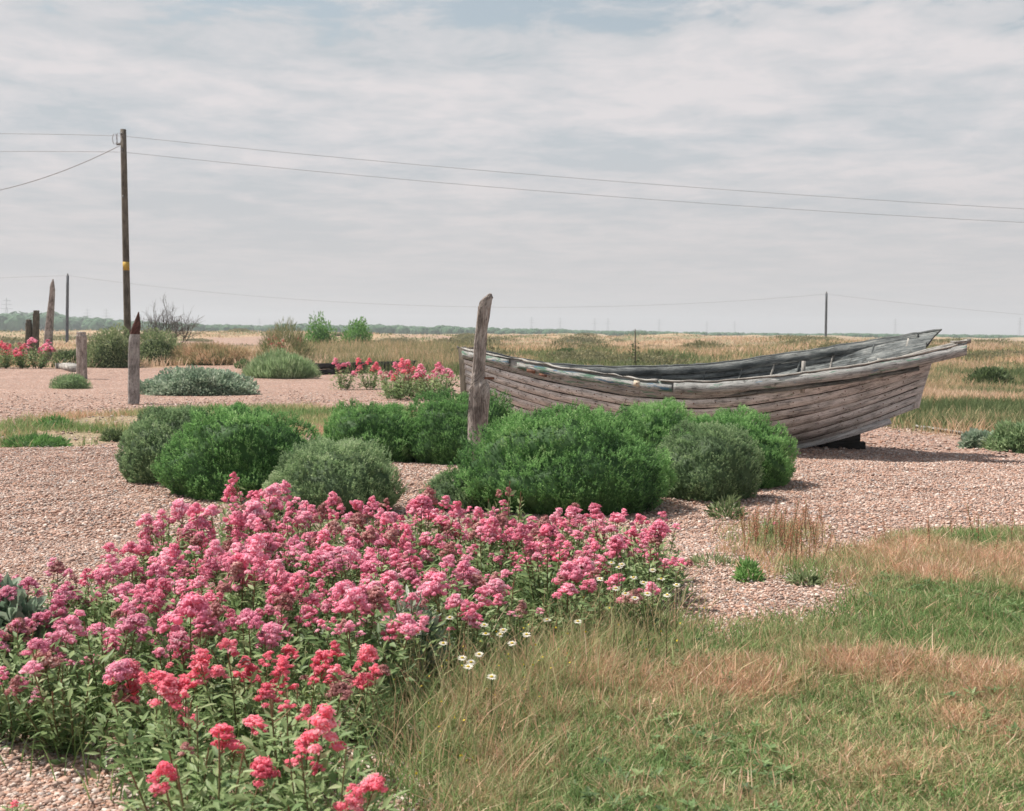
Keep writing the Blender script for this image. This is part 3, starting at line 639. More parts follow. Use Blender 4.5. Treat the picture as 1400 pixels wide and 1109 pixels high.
    mb.build('lap_shade_strip', MT['darkwood'], root)  # added dark strips that paint in the shade below each plank lap
    # gunwale rails
    def rail(name, side, u0, u1, drop, out_, w_, h_, m, n=50, jag=0.0, lab=None):
        us = np.linspace(u0, u1, n); pts = []
        for u in us:
            i = u*(nu-1); i0 = min(int(i), nu-2); f = i-i0
            p = G1[0 if side > 0 else 1][i0][0]*(1-f)+G1[0 if side > 0 else 1][i0+1][0]*f; pts.append(p)
        pts = np.array(pts); t = unit(np.gradient(pts, axis=0)); s = np.cross(t, (0, 0, 1)); s = unit(s)
        if (s[0][:2]@nrm)*side < 0: s = -s
        c = pts+s*out_; c[:, 2] -= drop; up = np.array([0, 0, 1.0])
        jg = (vn(us*60, us*0, 5)-.5)*jag; jg2 = (vn(us*45, us*0+3, 9)-.5)*jag
        V = np.stack([c-s*w_/2-up*h_/2, c+s*w_/2-up*h_/2+up*jg2[:, None], c+s*(w_/2+jg2)[:, None]+up*(h_/2+jg)[:, None], c-s*w_/2+up*(h_/2+jg)[:, None]], 1)
        Sx = np.concatenate([[0], np.cumsum(np.linalg.norm(np.diff(pts, axis=0), axis=1))])
        uv = np.stack([np.repeat(Sx[:, None]+drop*9, 4, 1), np.tile([0, w_, w_+h_, w_*2+h_], (n, 1))+out_*3], -1).reshape(-1, 2)
        Q = []
        for i in range(n-1):
            for j in range(4):
                q = [i*4+j, i*4+(j+1) % 4, (i+1)*4+(j+1) % 4, (i+1)*4+j]; Q.append(q if side < 0 else q[::-1])
        Q += [[0, 1, 2, 3], [(n-1)*4+j for j in (3, 2, 1, 0)]]
        o = mk(name, (V-O).reshape(-1, 3), np.array(Q), MT[m], root, uv=uv)
        if lab: tag(o, lab)
        return o
    rail('gunwale', 1, 0.0, .49, -.006, .0, .066, .018, 'capwood', 90, .030, 'bleached splintered cap of the near side')
    rail('gunwale', 1, .495, .985, -.010, .002, .075, .022, 'capwood', 90, .016)
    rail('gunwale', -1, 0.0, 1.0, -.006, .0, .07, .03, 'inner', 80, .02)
    rail('rubbing_strake', 1, 0.005, .155, .07, .034, .034, .10, 'bluestrake', 20, .012, 'short stub of rubbing strake with green paint')
    rail('rubbing_strake', 1, .178, .52, .085, .028, .022, .095, 'bluestrake', 60, .014, 'split rubbing strake with blue and green paint')
    rail('rubbing_strake', 1, .523, 1.0, .075, .028, .024, .13, 'strake', 90, .014)
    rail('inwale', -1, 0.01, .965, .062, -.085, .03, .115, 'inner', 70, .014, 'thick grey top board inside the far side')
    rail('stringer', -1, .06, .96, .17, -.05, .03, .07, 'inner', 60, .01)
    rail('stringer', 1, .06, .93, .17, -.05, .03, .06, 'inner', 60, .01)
    # ribs
    for side in (-1, 1):
        for u in (.12, .22, .32, .42, .52, .60, .665, .73, .80, .88, .95):
            iu = int(u*(nu-1)); vs = np.linspace(.1, .985, 12); P = np.array([sect(iu, v, side) for v in vs]); P[:, :2] += np.outer(((P[-1, :2]-P[:, :2])@ax)*np.linspace(0, 1, 12)**0*min(1, max(0, (u-.6)*3)), ax)*(1 if side < 0 else 0); inn = np.array([nrm[0], nrm[1], 0])*-side
            P = P+inn*.035; 
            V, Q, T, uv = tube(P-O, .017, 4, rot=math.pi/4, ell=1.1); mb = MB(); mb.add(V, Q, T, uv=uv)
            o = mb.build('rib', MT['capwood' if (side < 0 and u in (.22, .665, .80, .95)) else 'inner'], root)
    # loose rib stub that stands over the near gunwale, broken thwart end
    for (u, side, off, h0, h1, r_) in ((.745, 1, .10, -.25, .155, .035), (.865, 1, .16, -.2, .05, .05), (.85, 1, .10, -.2, .035, .025)):
        p, _, _ = gun(u, side); b = p-np.array([nrm[0], nrm[1], 0])*off*side
        V, Q, uv = bar(b+[0, 0, h0]-O, b+[.005, 0, h1]-O, r_*1.3, r_*1.0, up=(0, 1, 0), cuts=3); mb = MB(); mb.add(V, Q, uv=uv); mb.build('rib_stub', MT['capwood'], root)
    # rusty nail heads down each frame line
    mb = MB(); iv_, jf_ = ico(0)
    for u in np.linspace(.05, .97, 26):
        iu = int(u*(nu-1))
        for k in range(ns):
            a = sect(iu, vb[k]+.02, 1)+np.array([nrm[0], nrm[1], 0])*.034; mb.add(iv_*.0085+a-O, T=jf_, uv=iv_[:, :2]*.05)
    mb.build('nail_heads', MT['rust'], root)
    # thwarts and bottom boards
    for u, z_ in ((.30, .55), (.56, .5), (.80, .75)):
        iu = int(u*(nu-1)); a = sect(iu, .62, 1); b = sect(iu, .62, -1); a[2] = b[2] = z_*.9
        c = (a+b)/2; a2 = c+(a-c)*.95; b2 = c+(b-c)*.95
        V, Q, uv = bar(a2-O, b2-O, .2, .03, cuts=2); mb = MB(); mb.add(V, Q, uv=uv); mb.build('thwart', MT['inner'], root)
    mb = MB()
    for k in range(5):
        P = [np.append(A0+ax*(LK*u)+nrm*(k-2)*.11, .16+.42*max(0, (u-.72)/.28)) for u in np.linspace(.22, .82, 8)]
        for i in range(7): V, Q, uv = bar(P[i]-O, P[i+1]-O, .1, .02, uvo=i*.6+k); mb.add(V, Q, uv=uv)
    mb.build('bottom_boards', MT['inner'], root)
    # keel
    P = [np.append(A0+ax*(LK*u), zk(u)-.045) for u in np.linspace(.02, .95, 26)]; V, Q, T, uv = tube(np.array(P)-O, .055, 4, rot=math.pi/4); mb = MB(); mb.add(V, Q, T, uv=uv); mb.build('keel', MT['plank'], root)
    # stem remnant (right)
    P = [sect(nu-1, v, 1)*.5+sect(nu-1, v, -1)*.5-np.append(ax*.02, 0) for v in np.linspace(.0, .74, 8)]; V, Q, T, uv = tube(np.array(P)-O, .045, 4, rot=math.pi/4); mb = MB(); mb.add(V, Q, T, uv=uv); mb.build('stem', MT['plank'], root)
    # sternpost (left)
    zt = G1[0][0][0][2]; b = np.append(A0-ax*.05, 0.0)
    mb = MB(); V, Q, uv = bar(b+[.07, -.04, 0]-O, b+[-.03, -.04, zt+.03]-O, .24, .17, up=(ax[0]*0-nrm[0], -nrm[1], 0), cuts=5); mb.add(V, Q, uv=uv); o = mb.build('sternpost', MT['darkwood'], root)
    o.data.materials[0] = MT['pole']
    mb = MB(); V, Q, T, uv = tube(np.array([b+[-.10, -.03, .2], b+[-.13, -.03, .7], b+[-.16, -.03, zt+.03], b+[-.05, -.03, zt+.035]])-O, .012, 6); mb.add(V, Q, T, uv=uv)
    V, Q, T, uv = tube(np.array([b+[-.16, -.03, zt+.0], b+[-.19, -.03, zt+.05]])-O, .014, 6); mb.add(V, Q, T, uv=uv); mb.build('pintle_rod', MT['metal'], root)
    # curved knee at the right end
    g1, _, _ = gun(.90, 1); g2, _, _ = gun(1.0, 1); g3, _, _ = gun(1.0, -1); inn = -np.array([nrm[0], nrm[1], 0])
    P = [g1+inn*.06+[0, 0, .0], g1*.65+g2*.35+inn*.17+[0, 0, .02], g1*.3+g2*.7+inn*.25+[0, 0, .03], g2*.97+g1*.03+inn*.24+[0, 0, .035], g2+inn*.1+[0, 0, .035]]
    mb = MB(); V, Q, T, uv = tube(np.array(P)-O, [.03, .036, .04, .04, .035], 4, rot=math.pi/4); mb.add(V, Q, T, uv=uv); mb.build('breasthook', MT['capwood'], root)
    mb = MB(); V, Q, uv = bar(g2+inn*.0-[.14*ax[0], .14*ax[1], -.02]-O, g2+inn*.26-[.10*ax[0], .10*ax[1], -.02]-O, .12, .025, cuts=2); mb.add(V, Q, uv=uv); mb.build('end_board', MT['capwood'], root)
    # tag plate on the near side and a rusty strap
    def plate(name, u, drop, w_, h_, m):
        p, _, _ = gun(u, 1); q, _, _ = gun(u+.01, 1); t = unit(q-p); c = p+np.array([nrm[0], nrm[1], 0])*.058-np.array([0, 0, drop])
        V, Q, uv = bar(c-t*w_/2-O, c+t*w_/2-O, .012, h_); mb = MB(); mb.add(V, Q, uv=uv); mb.build(name, MT[m], root)
    plate('tag_plate', .452, .06, .085, .075, 'tag'); plate('nail_hole', .4525, .06, .02, .02, 'rust')
    plate('rust_strap', .215, .125, .16, .045, 'rust'); plate('rust_strap', .245, .15, .14, .035, 'rust')
    # dark chock under the hull
    k0 = at(1100, 616); k1 = at(1181, 613)
    blk = empty('timber_chock', tuple(k1)); cy_ = k1[1]+.25
    mb = MB(); V, Q, uv = bar((at(1085, 612)[0], cy_+.18, .10), (k1[0]-.005, cy_-.08, .115), .42, .27, cuts=3); rr_ = np.random.default_rng(2); V = V+rr_.uniform(-.012, .012, V.shape); mb.add(V-np.array(k1), Q, uv=uv); mb.build('block', MT['darkwood'], blk)
    mb = MB(); V, Q, uv = bar((k1[0]-.55, cy_-.12, .03), (k1[0]+.03, cy_-.18, .035), .16, .09, cuts=3); mb.add(V-np.array(k1), Q, uv=uv); mb.build('wedge', MT['darkwood'], blk)
    tag(blk, 'black timber chock propping up the raised end of the boat', 'chock')
boat()
# ------------------------------------------------------------------ posts
def prof_post(name, prof, label, m='post', seed=1, Y=None, thick=.9, tipm=None, k=40, rough=1.0, group=None):
    """prof: list of (py, pxl, pxr) from the base up; Y distance taken from the base pixel"""
    rng = np.random.default_rng(seed); b = at((prof[0][1]+prof[0][2])/2, prof[0][0]) if Y is None else None; Y = b[1] if Y is None else Y
    ys = np.array([p[0] for p in prof], float); l = np.array([p[1] for p in prof], float); r_ = np.array([p[2] for p in prof], float)
    n = 60; yy = np.interp(np.linspace(0, 1, n), np.linspace(0, 1, len(ys)), ys); L_ = np.interp(-yy, -ys, l); R_ = np.interp(-yy, -ys, r_)
    V = []; uv = []; th = np.linspace(0, 2*np.pi, k, endpoint=False)
    for i in range(n):
        a = atd(L_[i], yy[i], Y); c = atd(R_[i], yy[i], Y); o = (a+c)/2; rad = max((c[0]-a[0])/2, .004)*.95
        for j, t in enumerate(th):
            q = (abs(math.cos(t))**4+abs(math.sin(t))**4)**(-1/4.)   # squared section
            rr = rad*q*(1+rough*.09*(float(vn(j*.9+seed, i*.16+seed, seed))-.5)*2+rough*.10*(float(vn(j*2.1+seed, i*.05, seed+3))-.5)*2+rough*.05*(float(vn(j*1.3, i*.9, seed+8))-.5))
            for (cj, cf, cw) in ((int(k*.72), .2, .9), (int(k*.80), .13, .6), (int(k*.63), .16, .5), (int(k*.05), .15, .7)):
                jj = cj+(float(vn(i*.06+cj, seed, 2))-.5)*3
                rr *= 1-rough*.55*cf*max(0, 1-abs(j-jj)/1.1)*min(1, max(0, float(vn(i*.11+cj*3, seed, 5))*3-.7))
            if i > n-5: rr *= 1-.35*float(vn(j*1.1, seed, 12)); 
            V.append([o[0]+rr*math.cos(t), Y+rr*math.sin(t)*thick, o[2]]); uv.append((o[2], t*rad))
    V = np.array(V); Q = [[i*k+j, i*k+(j+1) % k, (i+1)*k+(j+1) % k, (i+1)*k+j] for i in range(n-1) for j in range(k)]
    V = np.concatenate([V, [V[-k:].mean(0)+[0, 0, .01]]]); T = [[len(V)-1, (n-1)*k+j, (n-1)*k+(j+1) % k] for j in range(k)]; uv.append(uv[-1])
    o0 = np.array([(V[:k, 0]).mean(), Y, V[:k, 2].min()]); mb = MB(); mb.add(V-o0, Q, T, uv=uv)
    if tipm:
        root = empty(name, tuple(o0)); zc = tipm[1]; f = np.array(Q); cz = V[f].mean(1)[:, 2]
        o = mb.build('shaft', MT[m], root); me = o.data; me.materials.append(MT[tipm[0]])
        zi = np.array([(V[q].mean(0)[2]) for q in Q]+[9]*len(T)); z_lim = z_for(o0[0], Y, zc); me.polygons.foreach_set('material_index', (zi > z_lim).astype(np.int32)); top = root
    else:
        top = mb.build(name, MT[m]); top.location = o0
    tag(top, label, 'post', group); return top
pg = 'weathered posts standing in the shingle'
cp = prof_post('driftwood_post', [(642, 637, 663), (636, 638, 663), (615, 639, 664), (590, 641, 666), (565, 642, 668), (540, 643, 670), (527, 644, 669), (520, 645, 665), (512, 646, 663), (495, 648, 664), (470, 649, 665), (450, 651, 666), (432, 653, 669), (420, 654, 671), (412, 657, 672), (406, 662, 674), (402, 667, 673)], 'tall gnarled driftwood post leaning right in front of the boat', rough=1.8, seed=4, group=pg)
# knot and peg on the driftwood post
kb = np.array(cp.location); mb = MB(); q = atd(669, 517, kb[1]-.06)-kb; V, Q, T, uv = tube(np.array([q+[-.05, 0, 0], q+[.03, -.03, 0], q+[.055, -.035, 0]]), [.014, .016, .013], 6); mb.add(V, Q, T, uv=uv); mb.build('peg', MT['rust'], cp)
mb = MB(); q = atd(661, 592, kb[1]-.105)-kb; iv, jf = ico(2); mb.add(iv*[.022, .012, .05]+q, T=jf, uv=iv[:, :2]*.05); mb.build('knot_hole', MT['darkwood'], cp)
prof_post('wooden_post', [(552, 175, 190), (548, 175.5, 190.5), (500, 176, 191), (465, 177, 191), (455, 179, 191), (448, 181, 191.5), (440, 184, 191.5), (432, 187, 191), (427, 188.5, 190.5)], 'pale grey square post with a dark rotten pointed tip, nearest on the left shingle', 'postgrey', 5, thick=.8, tipm=('posttop', 457), group=pg)
prof_post('wooden_post', [(520, 105.5, 118.5), (518, 105.5, 118.5), (480, 105, 118), (454, 104.5, 118)], 'short flat-topped split grey post beside the small green cushion plant', 'post', 6, thick=.9, group=pg)
prof_post('wooden_post', [(504, 58, 69), (503, 58, 69), (470, 60, 71.5), (430, 64.5, 73.5), (400, 68, 75), (390, 69, 74.5), (382, 71.5, 73.5)], 'tall slender tapering post leaning right behind the red flowers', 'post', 7, thick=.9, group=pg)
prof_post('wooden_post', [(480, 35, 44), (478, 35, 44), (437, 35.5, 43.5)], 'shortest dark post at far left behind the red flowers', 'pole', 8, Y=62, group=pg)
prof_post('wooden_post', [(480, 44.5, 53), (478, 44.5, 53), (450, 45, 53.5), (424.5, 45.5, 54)], 'flat-topped dark post second from the left edge', 'pole', 9, Y=62, group=pg)
# pale stone / driftwood by the short post, plank on the right shingle, black timber edging
def dbar(name, p0, p1, w_, h_, m, label, cat, z=.03, cuts=4, jitter=.006, seed=1):
    a = at(*p0); b = at(*p1); a[2] = z+float(hgt(a[0], a[1])); b[2] = z+float(hgt(b[0], b[1])); o0 = (a+b)/2; V, Q, uv = bar(a-o0, b-o0, w_, h_, cuts=cuts)
    V = V+np.random.default_rng(seed).uniform(-jitter, jitter, V.shape); mb = MB(); mb.add(V, Q, uv=uv); o = mb.build(name, MT[m]); o.location = o0; tag(o, label, cat); return o
dbar('driftwood_plank', (1250, 585), (1332, 596), .07, .03, 'capwood', 'bleached plank lying on the shingle right of the boat', 'plank')
dbar('driftwood_log', (84, 506), (106, 511), .5, .22, 'capwood', 'pale driftwood lump lying behind the short split post', 'driftwood', .08, 5, .05)
ed = empty('timber_edging', tuple(at(495, 512)))
o0 = np.array(ed.location); tag(ed, 'low black timber sleeper wall behind the shingle clearing', 'edging')
for (x0, y0, x1, y1, zt, s_) in ((424, 515, 487, 513, .44, 1), (487.5, 513, 568, 509, .44, 2)):
    a = at(x0, y0); b = at(x1, y1)
    for j in range(2):
        aa = a.copy(); bb = b.copy(); aa[2] = bb[2] = .02+zt*(j+.5)/2; V, Q, uv = bar(aa-o0, bb-o0, .16, zt/2-.012, cuts=10, uvo=j*1.3); V = V+np.random.default_rng(s_*7+j).uniform(-.012, .012, V.shape); mb = MB(); mb.add(V, Q, uv=uv); mb.build('sleeper', MT['darkwood'], ed)
a = at(424, 516); V, Q, uv = bar(a-o0+[0, 0, -.05], a-o0+[0, 0, .58], .16, .16, up=(0, 1, 0)); mb = MB(); mb.add(V, Q, uv=uv); mb.build('end_post', MT['darkwood'], ed)
# ------------------------------------------------------------------ utility poles and wires
def pole(px_b, px_t, py_t, Y, r0, r1, m, label, band=False, k=10):
    xb = (px_b-700)/F*Y; pt = atd(px_t, py_t, Y); zb = float(hgt(xb, Y))-.2; b = np.array([xb, Y, zb]); root = empty('utility_pole', tuple(b)); tag(root, label, 'utility pole', 'wooden utility poles')
    mb = MB(); V, Q, T, uv = tube(np.array([b+(pt-b)*t for t in np.linspace(0, 1, 8)])-b, np.linspace(r0, r1, 8), k); mb.add(V, Q, T, uv=uv); mb.build('shaft', MT[m], root)
    return root, b, pt
p1, b1, t1 = pole(175, 168.5, 177, 52, .16, .125, 'pole', 'tall brown utility pole with a yellow band at left')
ax1 = t1-b1
f = (z_for(t1[0], 52, 364)-b1[2])/(t1[2]-b1[2]); c = ax1*f; mb = MB(); V, Q, T, uv = tube(np.array([c-ax1*.018, c+ax1*.018]), .147, 12); mb.add(V, Q, T, uv=uv); mb.build('yellow_band', MT['yellow'], p1)
c = ax1*((z_for(t1[0], 52, 197)-b1[2])/ax1[2])
mb = MB(); V, Q, uv = bar(c+[-.3, -.02, -.02], c+[.1, -.02, .02], .06, .08); mb.add(V, Q, uv=uv); mb.build('bracket', MT['metal'], p1)
for dx, yy in ((-11, 190), (-5.5, 189)):
    q = atd(168+dx, yy, 51.9)-b1; th = np.linspace(0, 2*np.pi, 13); P = np.stack([q[0]+.10*np.cos(th), q[1]+th*0, q[2]+.24*np.sin(th)], 1); mb = MB(); V, Q, T, uv = tube(P, .018, 5); mb.add(V, Q, T, uv=uv); mb.build('cable_loop', MT['wire'], p1)
for yy in (186, 208, 272):
    q = ax1*((z_for(t1[0], 52, yy)-b1[2])/ax1[2]); mb = MB(); V, Q, T, uv = tube(np.array([q+[-.02, -.16, 0], q+[-.02, -.16, .1], q+[-.02, -.16, .14]]), [.05, .045, .02], 8); mb.add(V, Q, T, uv=uv); mb.build('insulator', MT['metal'], p1)
p2, b2, t2 = pole(91.5, 92.5, 377, 150, .20, .17, 'farpole', 'small distant utility pole at left, right of the tall leaning post')
p3, b3, t3 = pole(1127.5, 1130, 401, 185, .20, .17, 'farpole', 'distant utility pole above the right end of the boat')
for (r_, b_, t_) in ((p2, b2, t2), (p3, b3, t3)):
    c = t_-b_; mb = MB(); V, Q, T, uv = tube(np.array([c+[0, 0, -.1], c+[0, 0, .12], c+[0, 0, .3]]), [.12, .1, .06], 6); mb.add(V, Q, T, uv=uv); mb.build('insulator', MT['metal'], r_)
def wire(pts, r_, m, label):
    """pts: (px, py, Y) on a smooth catenary-like span"""
    A = np.array(pts, float); s = np.linspace(0, 1, len(A)); ss = np.linspace(0, 1, 60)
    co = [np.polyfit(A[:, 0], A[:, 1], min(2, len(A)-1))]; px = np.interp(ss, s, A[:, 0]); py = np.polyval(co[0], px); Y = 1/np.interp(px, [A[0, 0], A[-1, 0]], [1/A[0, 2], 1/A[-1, 2]])
    P = np.array([atd(a, b, c) for a, b, c in zip(px, py, Y)]); o0 = P[0].copy(); mb = MB(); V, Q, T, uv = tube(P-o0, np.full(60, r_)*Y/Y.mean()*1.0, 5); mb.add(V, Q, T, uv=uv); o = mb.build('overhead_wire', MT[m]); o.location = o0; tag(o, label, 'wire', 'overhead wires')
wire([(168, 186, 52), (700, 236.5, 60), (1500, 291, 75)], .011, 'wire', 'upper wire running from the tall pole to the right edge')
wire([(168, 208, 52), (700, 258, 60), (1500, 309, 75)], .011, 'wire', 'lower wire running from the tall pole to the right edge')
wire([(168, 186, 52), (60, 183.5, 50), (-200, 184, 47)], .009, 'wire', 'upper straight wire left of the tall pole')
wire([(168, 208, 52), (60, 207, 50), (-200, 211, 47)], .009, 'wire', 'lower straight wire left of the tall pole')
wire([(164, 199, 52), (80, 236, 46), (-10, 262, 41)], .014, 'wire', 'slack wire falling from the tall pole to the left edge')
wire([(92, 377, 150), (0, 380, 148), (-200, 391, 146)], .017, 'farwire', 'faint far wire left of the small distant pole')
wire([(92, 377, 150), (400, 408, 160), (700, 421, 170), (1130, 402, 185)], .017, 'farwire', 'faint far wire sagging between the two distant poles')
wire([(1130, 402, 185), (1300, 421, 190), (1500, 438, 196)], .018, 'farwire', 'faint far wire right of the right distant pole')
# lattice pylons on the horizon
def pylons():
    mb = MB(); h = 42
    for sx in (-1, 1):
        for sy in (-1, 1):
            V, Q, uv = bar((sx*4, sy*4, 0), (sx*.8, sy*.8, h*.72), .5, .5); mb.add(V, Q, uv=uv)
    V, Q, uv = bar((0, 0, h*.7), (0, 0, h), 1.2, 1.2, up=(0, 1, 0)); mb.add(V, Q, uv=uv)
    for k in range(6):
        z0, z1 = h*.12*k, h*.12*(k+1); x0 = 4-3.2*z0/(h*.72); x1 = 4-3.2*z1/(h*.72); V, Q, uv = bar((-x0, 0, z0), (x1, 0, z1), .3, .3); mb.add(V, Q, uv=uv); V, Q, uv = bar((x0, 0, z0), (-x1, 0, z1), .3, .3); mb.add(V, Q, uv=uv)
    for z, w_ in ((h*.68, 9), (h*.80, 7.5), (h*.92, 6)): V, Q, uv = bar((-w_, 0, z), (w_, 0, z), .5, .7); mb.add(V, Q, uv=uv)
    base = mb.build('lattice_pylon', MT['steel'])
    spots = [(10, 2200, 1.5), (120, 2500, 1.2), (146, 2500, 1.2), (355, 2700, .8), (440, 2700, .8), (726, 2700, 1), (765, 2800, 1), (812, 2800, 1), (830, 2800, 1), (900, 2900, 1), (965, 2900, .9), (1003, 2900, .9), (1222, 2600, 1), (1392, 2300, 1)]
    for i, (px, Y, s) in enumerate(spots):
        o = base if i == 0 else base.copy()
        if i: col.objects.link(o)
        o.location = ((px-700)/F*Y, Y, 0); o.scale = (s*.8, s*.8, s); o.rotation_euler = (0, 0, .3)
        tag(o, 'faint lattice pylon in the haze on the horizon', 'pylon', 'distant pylons')
pylons()
# ------------------------------------------------------------------ far woodland and heath bushes
def woodland():
    rng = np.random.default_rng(77); mb = MB(); iv, jf = ico(1)
    n = 2600; px = rng.uniform(-350, 1750, n); Y = rng.uniform(850, 1500, n)
    top = np.interp(px, [-350, 0, 60, 160, 260, 420, 560, 700, 850, 1000, 1150, 1300, 1750], [22, 22, 24, 17, 13, 12.5, 11, 8.5, 7.5, 5.2, 4.5, 4.0, 3.5])  # height in px over the horizon
    top = top*(.62+.55*fbm(px*.012, px*0+1, 4, 4)+.25*fbm(px*.07, px*0+5, 6, 2)); hz_ = np.maximum(top/F*Y+CH, 2.0)
    X = (px-700)/F*Y
    for i in range(n):
        h = hz_[i]*rng.uniform(.75, 1.03); r_ = rng.uniform(.35, .55)*h+2; m_ = 26
        d = unit(rng.normal(0, 1, (m_, 3))); d[:, 2] = np.abs(d[:, 2]); c = np.array([X[i], Y[i], h*.35]); S = c+d*[r_, r_, h*.60]*rng.uniform(.85, 1.05, (m_, 1))
        a = unit(np.cross(d, rng.normal(0, 1, (m_, 3)))); b = np.cross(d, a); q = rng.uniform(1.0, 2.0, (m_, 1))*h/9
        V = np.stack([S-a*q, S-b*q, S+a*q, S+b*q], 1).reshape(-1, 3); mb.add(V, np.arange(m_*4).reshape(-1, 4), tone=np.repeat(rng.random(m_)*.6+rng.random()*.4, 4))
        V = iv*[r_*.85, r_*.85, h*.55]+c; mb.add(V, T=jf, tone=.3)
    o = mb.build('distant_woodland', MT['wood_far']); tag(o, 'long bluish line of woodland along the horizon', 'woodland', kind='stuff')
woodland()
def leafblob(rng, n, r, lsize, m, tone=.45, lean=.35, sq=1.6, zmin=0.0, narrow=.35, core=True):
    """rough leafy mound with radii r (rx, ry, rz)"""
    mb = MB(); u = rng.uniform(0, 1, n); th = rng.uniform(0, 6.2832, n); c = np.sqrt(1-u*u); d = np.stack([np.cos(th)*c, np.sin(th)*c, u], 1)
    s = rng.integers(0, 999); f = .70+.6*fbm(d[:, 0]*2.2+s, d[:, 1]*2.2+d[:, 2]*2+s, 5, 3)*1.0; f = f*rng.uniform(.72, 1.05, n)
    P = d*f[:, None]*np.array(r); P[:, 2] += zmin
    D = unit(d+rng.normal(0, .5, (n, 3))+[0, 0, lean]); Nn = unit(rng.normal(0, 1, (n, 3))+d)
    tt = tone+rng.normal(0, .14, n)+.5*(vn(P[:, 0]*3/max(r)*2, P[:, 1]*3/max(r)*2+P[:, 2]*2, s)-.5)
    V, Q, T, t = leaves(P, D, Nn, lsize*rng.uniform(.6, 1.2, n), lsize*narrow, tt); mb.add(V, Q, T, t)
    if core:
        iv, jf = ico(2); z0 = np.maximum(iv[:, 2], 0); f2 = .70+.6*fbm(iv[:, 0]*2.2+s, iv[:, 1]*2.2+z0*2+s, 5, 3); mb.add(np.stack([iv[:, 0], iv[:, 1], z0], 1)*f2[:, None]*np.array(r)*.74, T=jf, tone=.1)
    return mb
def mound(name, x0, x1, yt, yb, label, m, cat, seed, n, ls, depth=.8, narrow=.35, tone=.45, group=None, core=True, lean=.35):
    rng = np.random.default_rng(seed); pf = at((x0+x1)/2, yb); r_ = (x1-x0)/2/F*pf[1]; r_ = (x1-x0)/2/F*(pf[1]+r_*depth); Yc = pf[1]+r_*depth; X = ((x0+x1)/2-700)/F*Yc
    z = z_for(X, Yc, yt); z0 = float(hgt(X, Yc)); o = leafblob(rng, n, (r_, r_*depth, max(z-z0, .05)), ls, m, tone, narrow=narrow, core=core, lean=lean).build(name, MT[m]); o.location = (X, Yc, z0-.02); tag(o, label, cat, group); return o
# shrubbery and plants round the clearing
mound('hedge_bush', 118, 190, 446, 506, 'leafy green bush with pale flowers behind the left posts', 'bush', 'bush', 101, 4200, .13, tone=.8)
mound('hedge_bush', 180, 250, 452, 504, 'dark green bush below the bare twiggy shrub', 'bush', 'bush', 102, 3800, .12, tone=.72)
mound('hedge_bush', 70, 125, 480, 505, 'low dark bush between the leaning post and the short split post', 'bush', 'bush', 103, 1800, .12, tone=.5)
mound('sea_kale', 196, 348, 507, 541, 'wide low blue-green sea kale on the shingle right of the pale pointed post', 'kale', 'plant', 104, 8500, .09, .45, .5, tone=.70)
mound('cushion_plant', 70, 122, 512, 532, 'small green cushion plant at the foot of the short split post', 'shrubgrey', 'plant', 105, 5000, .06, .8, .2)
mound('grassy_mound', 232, 352, 472, 505, 'tawny grassy hummock behind the sea kale', 'heath', 'hummock', 106, 6500, .26, .5, .08, tone=.6, lean=1.0)
mound('leafy_weed', 322, 345, 493, 508, 'small green weed at the foot of the tawny hummock', 'bush', 'plant', 107, 500, .12)
mound('scrub_bush', 340, 430, 490, 519, 'grey-green scrubby bush at the left end of the black sleeper wall', 'shrubgrey', 'bush', 108, 7000, .26, .6, .07, tone=.66, lean=1.6)
mound('scrub_bush', 352, 424, 446, 506, 'brownish twiggy bush behind the grey-green scrub', 'heath', 'bush', 109, 2200, .30, .6, .07, tone=.35, core=False, lean=1.2)
mound('fresh_bush', 415, 462, 434, 486, 'bright green leafy bush behind the sleeper wall, left of two', 'fresh', 'bush', 110, 1900, .20)
mound('fresh_bush', 466, 510, 432, 486, 'bright green leafy bush behind the sleeper wall, right of two', 'fresh', 'bush', 111, 1900, .20)
mound('heath_bush', 1322, 1382, 505, 534, 'dark rounded bush in the grass beyond the right end of the boat', 'bush', 'bush', 112, 3000, .13, .7, .3, tone=.35)
mound('sea_kale', 1352, 1450, 578, 619, 'grey-green leafy plant on the shingle at the right edge', 'shrubgrey', 'plant', 113, 7000, .07, .6, .25, tone=.6)
mound('sea_kale', 1318, 1366, 593, 614, 'small blue-green sea kale left of the plant at the right edge', 'kale', 'plant', 114, 700, .10, .6, .6, tone=.7)
mound('sea_kale', 362, 398, 594, 676, 'silvery sea kale leaves between two domed shrubs', 'kale', 'plant', 115, 260, .10, .6, .55, tone=.85, core=False)
mound('sea_kale', -60, 62, 815, 935, 'big blue-green sea kale leaves at the left edge of the flowers', 'kale', 'plant', 116, 800, .09, .7, .7, tone=.62)
mound('thistle_plant', 520, 610, 826, 930, 'grey-green jagged leafy plant in the middle of the flower bed', 'kale', 'plant', 117, 1300, .065, .6, .26, tone=.72, core=False)
mound('leafy_weed', 940, 1010, 762, 780, 'small flat green weed on the shingle right of the pink flowers', 'bush', 'plant', 118, 160, .07, .7, .16, tone=.7, core=False)
mound('leafy_weed', 975, 1020, 686, 710, 'small green weed in front of the dusty grey-green shrub', 'bush', 'plant', 119, 200, .09, .7, .2, tone=.5, core=False)
mound('leafy_weed', 1015, 1042, 768, 802, 'green bushy weed in the russet weed patch', 'fresh', 'plant', 120, 420, .06, .8, .16, tone=.6, core=False)
mound('leafy_weed', 1088, 1122, 785, 808, 'flat green rosette at the edge of the russet weed patch', 'bush', 'plant', 121, 160, .07, .7, .2, tone=.75, core=False)
